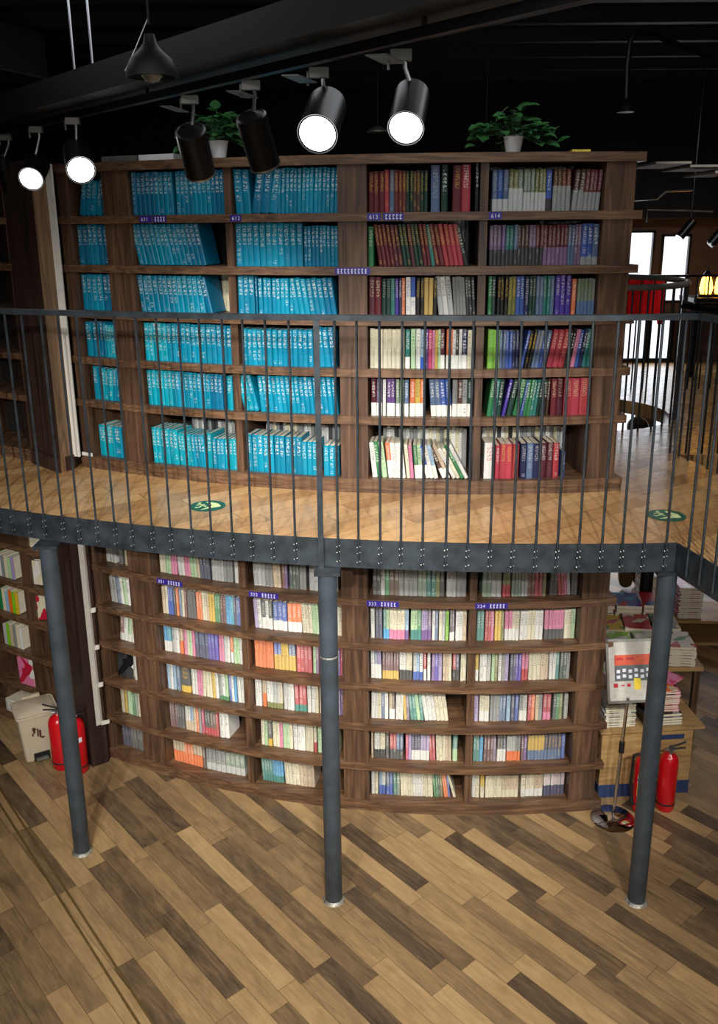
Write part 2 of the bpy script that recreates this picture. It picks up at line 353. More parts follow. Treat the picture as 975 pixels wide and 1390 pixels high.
# pillars
for (px, py), lab in (((-1.61, 4.294), 'dark grey round steel pillar beside the red extinguishers and bin, left end of balcony'),
                      ((-.154, 3.90), 'dark grey round steel pillar under the middle of the balcony'),
                      ((1.448, 3.87), 'dark grey round steel pillar in front of the poster stand, right end of balcony')):
    t = thing('support_pillar', lab, 'pillar', (px, py, 0), 0, 'pillars holding up the balcony')
    b = B(); tube(b, (0, 0, 0), (0, 0, FU-.15), .0455, n=28); o = obj('shaft', b, 'steel_pillar', t, True)
    b = B(); box(b, -.062, .062, -.05, .07, FU-.152, FU-.137); obj('cap_plate', b, 'steel', t)
    b = B(); lathe(b, [(.0456, 0), (.06, 0), (.054, .006), (.0456, .012)], 20); obj('floor_collar', b, 'weld', t)
    if px > -1 and px < 1:
        b = B(); lathe(b, [(.0455, 1.43), (.0475, 1.433), (.0475, 1.437), (.0455, 1.44)], 28); obj('weld_seam', b, 'weld', t, True)
# ------------------------------------------------------------------ bookcases
RU, RL = 4.93, 4.985
ANG = dict(end0=-30.2, l0=-29.2, c0=-26.2, c1=-24.15, d0=-17.3, d1=-16.8, m0=-10.05, m1=-8.3, e0=-1.62, e1=-1.14, r0=5.72, r1=7.55, end1=8.05)
CELL = {'A': (-29.1, -26.25), 'B': (-24.1, -17.35), 'C': (-16.75, -10.1), 'D': (-8.25, -1.67), 'E': (-1.09, 5.67)}
def bookcase(name, label, RR, zs, thick, z_pl, z_top, depth, plinth):
    t = thing(name, label, 'bookcase', P(-11, RR-.1, z_pl))
    for i, (z, th) in enumerate(zs):
        b = B(); arc(b, ANG['end0'], ANG['end1'], RR-depth, RR, z-th, z, step=.75); part('shelf_board', b, 'wood_h', t)
    for nm, a0, a1, rf in (('side_panel', ANG['end0']+.05, ANG['l0'], .014), ('column', ANG['c0'], ANG['c1'], .014), ('divider', ANG['d0'], ANG['d1'], .03), ('column', ANG['m0'], ANG['m1'], .014),
                           ('divider', ANG['e0'], ANG['e1'], .03), ('column', ANG['r0'], ANG['r1'], .014)):
        b = B(); arc(b, a0, a1, RR-depth+.005, RR-rf, z_pl, z_top-.001, step=.5); part(nm, b, 'wood_v', t)
    b = B(); arc(b, ANG['end0'], ANG['end1'], RR-depth-.015, RR-depth, z_pl, z_top); part('back_panel', b, 'back', t)
    b = B(); arc(b, ANG['end0'], ANG['end1'], RR-.03, RR-.004, z_pl, plinth, step=.75); part('plinth', b, 'wood_h', t)
    return t
UZ = [FU+1.438+z for z in (.33, .05, -.218, -.478, -.75, -1.01, -1.36)]
LZ = [EYE+z for z in (-1.78, -2.055, -2.33, -2.59, -2.858, -3.13, -3.385)]
DU, DL = .40, .36
up = bookcase('balcony_bookcase', 'tall curved dark wood bookcase with six rows on the balcony floor', RU, [(z, .042 if i else .046) for i, z in enumerate(UZ)], 0, FU, UZ[0], DU, UZ[-1]-.03)
lo = bookcase('ground_bookcase', 'curved dark wood bookcase standing on the ground floor below the balcony', RL, [(z, .042) for z in LZ], 0, 0, FU-.115, DL, LZ[-1]-.03)
# shelf labels
def label_plate(par, a0, a1, z, RR, num, marks, h=.034):
    b = B(); arc(b, a0, a1, RR, RR+.0025, z-.038, z-.038+h, step=.5); pl = part('shelf_label', b, 'purple', par)
    if num:
        me = text_mesh(num, .028); o = link('lettering', me, 'print'); p = P(a0+.12, RR+.003, z-.031)
        o.matrix_world = Matrix.Translation(p) @ Matrix.Rotation(R(a0), 4, 'Z') @ Matrix.Rotation(R(90), 4, 'X'); adopt(o, pl)
    if marks:
        b = B(); s = a0+(.95 if num else .15); k = 0
        while s < a1-.15 and k < marks:
            w = .11
            for q in range(3):
                z0 = z-.033+q*.009; arc(b, s, s+w*(1 if q != 1 else random.uniform(.5, 1)), RR+.0025, RR+.0033, z0, z0+.0045)
            arc(b, s+.03, s+.055, RR+.0025, RR+.0034, z-.034, z-.009)
            s += .21; k += 1
        adopt(obj('characters', b, 'print'), pl)
for x0, x1, num, mk in ((168, 186, '611', 0), (188, 208, '', 8), (302, 318, '612', 0), (497, 516, '613', 0), (519, 548, '', 8), (663, 680, '614', 0)):
    A0, A1 = [math.degrees(math.atan2(q.x-CX, CY-q.y)) for q in (at_y(x0, 296, CY-RU*math.cos(R((x0-560)/20.5))+0), at_y(x1, 296, CY-RU*math.cos(R((x1-560)/20.5))))]
    label_plate(up, A0, A1, UZ[1], RU, num, mk)
A0 = math.degrees(math.atan2(at_y(456, 368, 4.73).x-CX, CY-4.73)); label_plate(up, A0, A0+2.15, UZ[2], RU, '', 10)
for x0, num in ((205, '331'), (328, '332'), (497, '333'), (645, '334')):
    yy = CY-RL*math.cos(R((x0-650)/20.5)) if x0 < 300 else 4.68 if x0 < 400 else 4.6
    q = at_y(x0, 810, yy); A0 = math.degrees(math.atan2(q.x-CX, CY-q.y)); label_plate(lo, A0, A0+2.1, LZ[1], RL, num, 5)

# ------------------------------------------------------------------ books
PAL = {'blue': (0, 124, 156), 'blue2': (0, 136, 166), 'blue3': (0, 108, 144), 'cyan': (0, 156, 176), 'darkred': (110, 18, 34), 'red': (186, 34, 46), 'crimson': (190, 30, 60), 'maroon': (92, 26, 44),
 'dkgreen': (20, 62, 50), 'green': (34, 132, 72), 'lime': (132, 200, 40), 'teal': (20, 128, 118), 'olive': (120, 124, 52), 'greygreen': (122, 144, 122), 'navy': (28, 38, 88), 'bluegrey': (84, 112, 150), 'royal': (34, 84, 176),
 'violet': (70, 36, 170), 'purple': (104, 62, 140), 'lilac': (168, 150, 196), 'black': (22, 22, 24), 'dkgrey': (58, 60, 62), 'grey': (140, 144, 142), 'ltgrey': (188, 190, 186), 'white': (226, 226, 218), 'cream': (222, 214, 182), 'beige': (206, 184, 150),
 'brown': (90, 58, 42), 'redbrown': (120, 48, 36), 'orange': (232, 112, 26), 'yellow': (226, 186, 44), 'pink': (220, 120, 160), 'magenta': (206, 30, 100), 'gold': (206, 170, 70), 'mauve': (122, 96, 130), 'paleblue': (150, 186, 214), 'palegreen': (176, 212, 160), 'sky': (60, 160, 210)}
CNAME = {'blue2': 'blue', 'blue3': 'blue', 'cyan': 'light blue', 'darkred': 'dark red', 'dkgreen': 'dark green', 'greygreen': 'grey-green', 'bluegrey': 'blue-grey', 'dkgrey': 'dark grey', 'ltgrey': 'light grey', 'redbrown': 'red-brown', 'paleblue': 'pale blue', 'palegreen': 'pale green', 'sky': 'sky blue', 'royal': 'bright blue'}
def book_geo(bm, t, h, d, x0, bevel=.0):
    """cover as a U-shaped shell; returns (cover faces, page verts) inside one bmesh"""
    c = min(.0022, t*.12); q = min(.004, t*.18)
    prof = [(0, d), (0, q), (t*.2, .0006), (t*.5, 0), (t*.8, .0006), (t, q), (t, d), (t-c, d), (t-c, q+c), (c, q+c), (c, d)]
    lo_ = [bm.verts.new((x0+x, y, 0)) for x, y in prof]; hi = [bm.verts.new((x0+x, y, h)) for x, y in prof]; n = len(prof)
    fs = []
    for i in range(n):
        fs.append((bm.faces.new((lo_[i], lo_[(i+1) % n], hi[(i+1) % n], hi[i])), i))
    # caps as quads
    for V, s in ((lo_, 1), (hi, 1)):
        for qd in ((0, 1, 9, 10), (1, 2, 3, 9), (3, 4, 5, 8), (3, 8, 9), (5, 6, 7, 8)): fs.append((bm.faces.new([V[k] for k in qd]), 99))
    return fs
def add_attrs(me, rows):
    for nm, typ in (('cov', 'FLOAT_COLOR'), ('ban', 'FLOAT_COLOR'), ('gly', 'FLOAT_COLOR'), ('par', 'FLOAT_VECTOR')):
        at = me.attributes.new(nm, typ, 'CORNER'); key = 'color' if typ == 'FLOAT_COLOR' else 'vector'
        buf = []
        for r, npoly in rows[nm]: buf += list(r)*npoly
        at.data.foreach_set(key, buf)
def fill_mesh(me_name, books):
    """books: list of dict(t,h,d,x0,cov,ban,gly,band,seed,K,mat or None, pages)"""
    bm = bmesh.new(); lay = None; uvl = bm.loops.layers.float_vector.new('buv')
    Lc = bm.loops.layers.float_color.new('cov'); Lb = bm.loops.layers.float_color.new('ban'); Lg = bm.loops.layers.float_color.new('gly'); Lp = bm.loops.layers.float_vector.new('par')
    for k in books:
        nv = len(bm.verts); bm.verts.ensure_lookup_table()
        fs = book_geo(bm, k['t'], k['h'], k['d'], k['x0']); allv = {v for f, _ in fs for v in f.verts}
        for f, i in fs:
            for lp in f.loops:
                lp[Lc] = k['cov']; lp[Lb] = k['ban']; lp[Lg] = k['gly']; lp[Lp] = (k['band'], k['seed'], k['K'])
                lp[uvl] = ((lp.vert.co.x-k['x0'])/k['t'], lp.vert.co.z/k['h'], 1. if 1 <= i <= 4 else 0.)
        if k.get('pages'):
            t = k['t']; c = min(.0022, t*.12)
            vs = box(bm, k['x0']+c, k['x0']+t-c, .006, k['d']-.003, .002, k['h']-.003)
            for f in {f for v in vs for f in v.link_faces}: f.material_index = 1
            allv |= set(vs)
        if k.get('mat') is not None: bmesh.ops.transform(bm, matrix=k['mat'], verts=list(allv))
    me = bpy.data.meshes.new(me_name); bmesh.ops.recalc_face_normals(bm, faces=bm.faces[:]); bm.to_mesh(me); bm.free(); return me
def spec(t, h, d, x0, col, ban, band, gly, K, **kw):
    j = random.uniform(.88, 1.1); c = [min(1, v*j) for v in lin(PAL[col])[:3]]+[1]
    return dict(t=t, h=h, d=d, x0=x0, cov=c, ban=lin(PAL[ban]), gly=lin(PAL[gly]), band=band, seed=random.uniform(0, 90), K=K, **kw)
ORD = lambda n: '%d%s' % (n, 'th' if 10 <= n % 100 <= 20 else {1: 'st', 2: 'nd', 3: 'rd'}.get(n % 10, 'th'))
UROW = ['top shelf', 'second shelf', 'third shelf', 'fourth shelf', 'fifth shelf', 'bottom shelf']
LROW = ['shaded top shelf', 'second shelf', 'third shelf', 'fourth shelf', 'fifth shelf', 'bottom shelf']
BAY = {'A': 'narrow left bay', 'B': 'wide second bay', 'C': 'centre-left bay', 'D': 'centre-right bay', 'E': 'far right bay'}
ALL = []   # (size score, kind, dict, world matrix, label, group, name)
def fill(kind, cell, row, groups, shelf_z, RR, setb, dep):
    a0, a1 = CELL[cell]; span = a1-a0; count = 0; r = RR-setb
    for g in groups:
        n, f0, f1, h, lean, cols = g[:6]; ban, band, gly, K = (g[6:]+(None,)*4)[:4]
        w = (f1-f0)*span/n
        for i in range(n):
            col = cols[i*len(cols)//n] if isinstance(cols, (list, tuple)) else cols
            le = lean+random.uniform(-.6, .6)
            t = w*math.pi/180*r*max(.5, math.cos(R(le)))*.965
            hh = h*random.uniform(.985, 1.012) if ban != 'same' else h
            bc = ban or 'white'; bd = band or 0.; gl = gly or ('white' if sum(PAL[col]) < 420 else 'dkgrey')
            aa = a0+span*f0+w*(i+(1 if le > 0 else 0)); 
            k = spec(t, hh, dep*random.uniform(.97, 1.0), -t if le > 0 else 0., col, bc, bd, gl, K or (9 if kind == 'u' and cell in 'ABC' else random.choice((12, 14, 18))))
            rr = r-random.uniform(0, .006)
            mat = Matrix.Translation(P(aa, rr, shelf_z+.0005)) @ Matrix.Rotation(R(aa), 4, 'Z') @ Matrix.Rotation(R(le), 4, 'Y')
            count += 1
            tilt = 'leaning ' if abs(lean) >= 6 else ''
            two = (' and %s' % CNAME.get(bc, bc)) if bd > .15 and bc != col else ''
            where = '%s, %s bookcase' % ((UROW if kind == 'u' else LROW)[row], 'balcony' if kind == 'u' else 'ground-floor')
            lab = '%s%s%s book, %s from left, %s, %s' % (tilt, CNAME.get(col, col), two, ORD(count), BAY[cell], where)
            if len(lab.split()) > 15: lab = '%s%s book, %s from left, %s, %s' % (tilt, CNAME.get(col, col), ORD(count), BAY[cell], where)
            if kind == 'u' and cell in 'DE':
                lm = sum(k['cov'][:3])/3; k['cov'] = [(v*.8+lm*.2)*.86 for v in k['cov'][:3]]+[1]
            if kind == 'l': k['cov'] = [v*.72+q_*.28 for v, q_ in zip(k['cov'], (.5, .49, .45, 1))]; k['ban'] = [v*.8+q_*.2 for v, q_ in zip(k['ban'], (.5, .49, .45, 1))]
            size = t*hh*(.4 if row == 0 and kind == 'l' else 1)
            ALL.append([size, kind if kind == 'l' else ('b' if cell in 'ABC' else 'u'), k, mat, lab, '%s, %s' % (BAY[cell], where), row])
bl, b2, b3, cy = 'blue', 'blue2', 'blue3', 'cyan'
H = .222
U = {
 (0, 'A'): [(4, .12, .8, .19, 13, [bl, b2]), (1, .84, 1, .2, 0, [b3])],
 (0, 'B'): [(9, 0, .46, H, 0, [b3, bl]), (11, .49, 1, H, 0, [bl, b2, b3])],
 (0, 'C'): [(2, .02, .17, H, -2, [bl]), (3, .17, .42, H, 9, [b3, bl]), (15, .42, 1, H, 3, [bl, b2, bl])],
 (0, 'D'): [(3, 0, .15, .2, 0, ['darkred'], 0, 0, 'gold', 22), (3, .15, .28, .205, 0, ['crimson', 'bluegrey', 'darkred'], 0, 0, 'gold', 22), (8, .28, .54, .2, 0, ['redbrown', 'dkgreen', 'brown', 'dkgreen'], 0, 0, 'gold', 22),
            (1, .57, .65, .225, 0, ['bluegrey'], 0, 0, 'ltgrey', 14), (1, .66, .72, .225, 0, ['dkgreen']), (1, .76, .84, .225, 0, ['darkred'], 0, 0, 'gold'), (1, .845, .925, .225, 0, ['crimson']), (1, .965, 1, .23, 0, ['black'])],
 (0, 'E'): [(3, .03, .17, .2, 0, ['bluegrey', 'royal', 'bluegrey'], 'ltgrey', .3, 'ltgrey', 24), (3, .17, .3, .2, 0, ['olive', 'olive', 'greygreen'], 'ltgrey', .55, 'white', 24), (6, .3, .5, .2, 0, ['greygreen', 'olive'], 'ltgrey', .45, 'white', 24),
            (1, .5, .55, .2, 0, ['royal'], 'dkgrey', .3), (4, .56, .72, .2, 0, ['brown', 'redbrown'], 'grey', .6, 'beige', 24), (2, .73, .82, .2, 5, ['brown'], 'grey', .5), (5, .8, .98, .2, 3, ['redbrown', 'darkred'], 'grey', .45, 'ltgrey', 24)],
 (1, 'A'): [(6, 0, .98, H, 0, [b3, bl, b3])],
 (1, 'B'): [(15, .03, .78, H, -11, [bl, b2, bl, b3])],
 (1, 'C'): [(11, 0, .66, H, 0, [bl, b2, bl]), (9, .67, 1, .205, 0, [b3, bl])],
 (1, 'D'): [(1, 0, .05, .2, 0, ['green']), (4, .1, .25, .21, -9, ['darkred'], 'white', 0, 'gold', 20), (5, .25, .44, .21, -9, ['maroon', 'dkgreen', 'maroon'], 0, 0, 'gold', 20), (5, .44, .62, .21, -9, ['dkgreen', 'darkred', 'teal'], 0, 0, 'gold', 20),
            (6, .62, .88, .21, -11, ['darkred', 'red', 'crimson'], 0, 0, 'gold', 20), (1, .88, .93, .21, -14, ['black'])],
 (1, 'E'): [(4, .02, .16, .2, 0, ['mauve', 'mauve', 'purple'], 'dkgrey', .4, 'ltgrey', 26), (3, .16, .27, .2, 0, ['teal', 'bluegrey'], 'dkgrey', .4, 'ltgrey', 26), (7, .27, .5, .2, 0, ['brown', 'mauve', 'redbrown'], 'dkgrey', .45, 'ltgrey', 26),
            (6, .5, .72, .2, 0, ['redbrown', 'darkred'], 'mauve', .45, 'ltgrey', 26), (4, .72, .84, .2, 0, ['bluegrey', 'mauve']), (3, .84, 1, .205, 0, ['royal', 'bluegrey'], 'grey', .2)],
 (2, 'A'): [(6, 0, 1, .205, 0, [bl, b2, b3])],
 (2, 'B'): [(13, .02, .74, .205, -5, [bl, b2]), (1, .76, .82, .2, -12, [b3])],
 (2, 'C'): [(3, 0, .17, .215, 0, [bl]), (1, .18, .2, .205, 0, [b3]), (8, .21, .56, .2, 0, [bl, b2]), (8, .57, .98, .2, -8, [b2, bl, b3])],
 (2, 'D'): [(2, 0, .12, .205, 0, ['maroon', 'darkred'], 0, 0, 'beige', 14), (3, .12, .25, .2, 0, ['dkgreen', 'teal'], 0, 0, 'grey'), (2, .25, .31, .2, 0, ['violet', 'navy']), (1, .31, .34, .2, 0, ['orange']),
            (2, .35, .44, .205, 0, ['white', 'royal'], 'white', .5, 'royal'), (5, .44, .64, .2, 0, ['black', 'gold', 'black'], 0, 0, 'gold', 24), (3, .66, .8, .21, -7, ['ltgrey', 'white', 'ltgrey']), (7, .8, 1, .205, -4, ['grey', 'dkgrey'])],
 (2, 'E'): [(2, .02, .09, .205, 0, ['green', 'dkgreen']), (5, .1, .27, .205, 0, ['black', 'olive'], 0, 0, 'yellow', 26), (3, .27, .39, .205, 0, ['royal', 'navy'], 0, 0, 'white'), (7, .39, .62, .205, 0, ['dkgreen', 'bluegrey', 'teal', 'bluegrey'], 0, 0, 'ltgrey', 26),
            (3, .63, .77, .21, 0, ['violet']), (1, .78, .82, .19, 0, ['orange']), (5, .83, 1, .19, 0, ['greygreen', 'greygreen', 'grey'], 'bluegrey', .4, 'olive')],
 (3, 'A'): [(2, .0, .42, .2, 0, [b2, bl]), (2, .44, .6, .2, 3, [b3, bl]), (4, .62, 1, .19, 0, [cy])],
 (3, 'B'): [(9, .02, .5, .215, 0, [cy, b2]), (9, .5, 1, .215, 0, [b2, bl])],
 (3, 'C'): [(14, .02, .74, .2, 0, [b2, bl]), (3, .8, .97, .215, -5, [bl, b3])],
 (3, 'D'): [(8, .01, .34, .21, 0, ['cream'], 0, 0, 'olive', 26), (1, .345, .39, .21, 0, ['teal'], 'white', .3), (2, .4, .49, .21, 0, ['palegreen', 'white'], 0, 0, 'green', 12), (1, .49, .53, .21, 0, ['paleblue'], 'royal', .3), (2, .53, .6, .205, 0, ['purple', 'magenta']),
            (3, .6, .68, .205, 0, ['pink', 'yellow', 'palegreen']), (1, .68, .72, .21, 0, ['maroon'], 'white', .35), (1, .73, .79, .21, 0, ['orange'], 'white', .35), (3, .79, .88, .205, 0, ['white', 'dkgrey', 'white'], 'white', .35), (1, .88, .93, .21, 0, ['navy'], 'white', .35), (2, .93, 1, .2, 0, ['cream'])],
 (3, 'E'): [(2, .03, .14, .205, 0, ['lime'], 0, 0, 'green', 12), (6, .14, .32, .2, 0, ['bluegrey', 'royal', 'navy'], 0, 0, 'ltgrey', 24), (1, .33, .36, .2, 11, ['royal']), (4, .37, .5, .2, 9, ['black', 'bluegrey'], 0, 0, 'yellow', 24), (2, .5, .57, .2, 9, ['royal', 'bluegrey']),
            (3, .58, .74, .2, 10, ['crimson', 'red'], 0, 0, 'beige'), (2, .74, .8, .2, 9, ['black']), (1, .8, .84, .2, 9, ['pink']), (2, .84, .91, .2, 8, ['royal', 'navy']), (2, .91, .99, .2, 7, ['teal'])],
 (4, 'A'): [(1, .1, .26, .2, 0, [b2]), (5, .3, .92, .19, 6, [cy, b2])],
 (4, 'B'): [(12, .02, .6, .205, -1, [cy, b2]), (6, .6, .88, .2, 0, [b2, b3]), (1, .92, .98, .19, 0, [cy])],
 (4, 'C'): [(3, .02, .17, .205, -13, [cy, b2]), (17, .19, .98, .205, -5, [b2, bl])],
 (4, 'D'): [(2, .02, .12, .205, 0, ['maroon', 'mauve'], 'white', .35), (1, .13, .16, .2, 0, ['white']), (2, .17, .25, .205, 0, ['purple'], 'white', .35), (2, .26, .33, .2, 0, ['greygreen', 'palegreen'], 'white', .35), (1, .34, .38, .2, 0, ['bluegrey'], 'white', .35),
            (3, .39, .54, .205, 0, ['orange', 'yellow', 'orange'], 'white', .35), (4, .6, .8, .205, -4, ['bluegrey', 'royal'], 'white', .3), (4, .8, .99, .2, 0, ['grey', 'brown', 'grey', 'dkgreen'], 'white', .35)],
 (4, 'E'): [(3, .04, .17, .205, 6, ['green', 'teal', 'dkgreen']), (1, .18, .21, .2, 11, ['violet']), (1, .22, .27, .2, 11, ['dkgreen']), (1, .28, .34, .2, 12, ['green']), (1, .35, .38, .2, 10, ['royal']), (6, .38, .56, .2, 7, ['green', 'teal', 'dkgreen']), (2, .57, .62, .2, 2, ['black', 'brown']),
            (2, .64, .75, .205, 0, ['darkred', 'maroon'], 0, 0, 'beige'), (3, .76, .99, .205, 0, ['crimson', 'red'], 0, 0, 'beige')],
 (5, 'A'): [(3, .12, .88, .19, 0, [cy, b2])],
 (5, 'B'): [(6, .03, .34, .21, -1, [cy]), (8, .35, .66, .19, -4, [cy, b2]), (1, .67, .72, .205, 0, [cy]), (6, .73, 1, .18, 0, [b2, cy])],
 (5, 'C'): [(10, .02, .6, .215, 0, [b2, bl]), (3, .6, .76, .19, 0, [b2]), (3, .82, .98, .175, 0, [b2, bl])],
 (5, 'D'): [(1, .03, .08, .2, -6, ['white']), (2, .08, .18, .205, -8, ['green', 'palegreen']), (2, .19, .28, .2, -6, ['orange', 'white'], 'white', .5), (2, .28, .36, .2, -6, ['white'], 0, 0, 'grey'), (2, .37, .44, .19, -5, ['cream', 'pink']), (2, .45, .53, .19, -4, ['green', 'palegreen'], 'white', .4),
            (3, .56, .68, .19, -14, ['royal', 'white', 'paleblue'], 'white', .4), (2, .72, .8, .2, -24, ['brown', 'beige'], 'white', .3), (2, .82, .9, .19, -28, ['white', 'cream']), (2, .9, .98, .21, -27, ['green', 'white'])],
 (5, 'E'): [(1, .03, .13, .2, 0, ['white'], 0, 0, 'red', 10), (1, .14, .18, .19, 0, ['crimson']), (3, .18, .36, .195, 0, ['crimson', 'red'], 0, 0, 'gold', 20), (3, .38, .56, .2, 0, ['navy', 'bluegrey', 'navy'], 0, 0, 'ltgrey', 20), (2, .57, .69, .2, 0, ['maroon'], 0, 0, 'ltgrey', 20), (1, .695, .75, .2, 0, ['red']), (1, .78, .81, .15, 0, ['royal'])],
}
for (row, cell), g in U.items():
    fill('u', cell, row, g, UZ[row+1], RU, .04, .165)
h = .182
W = 'white'
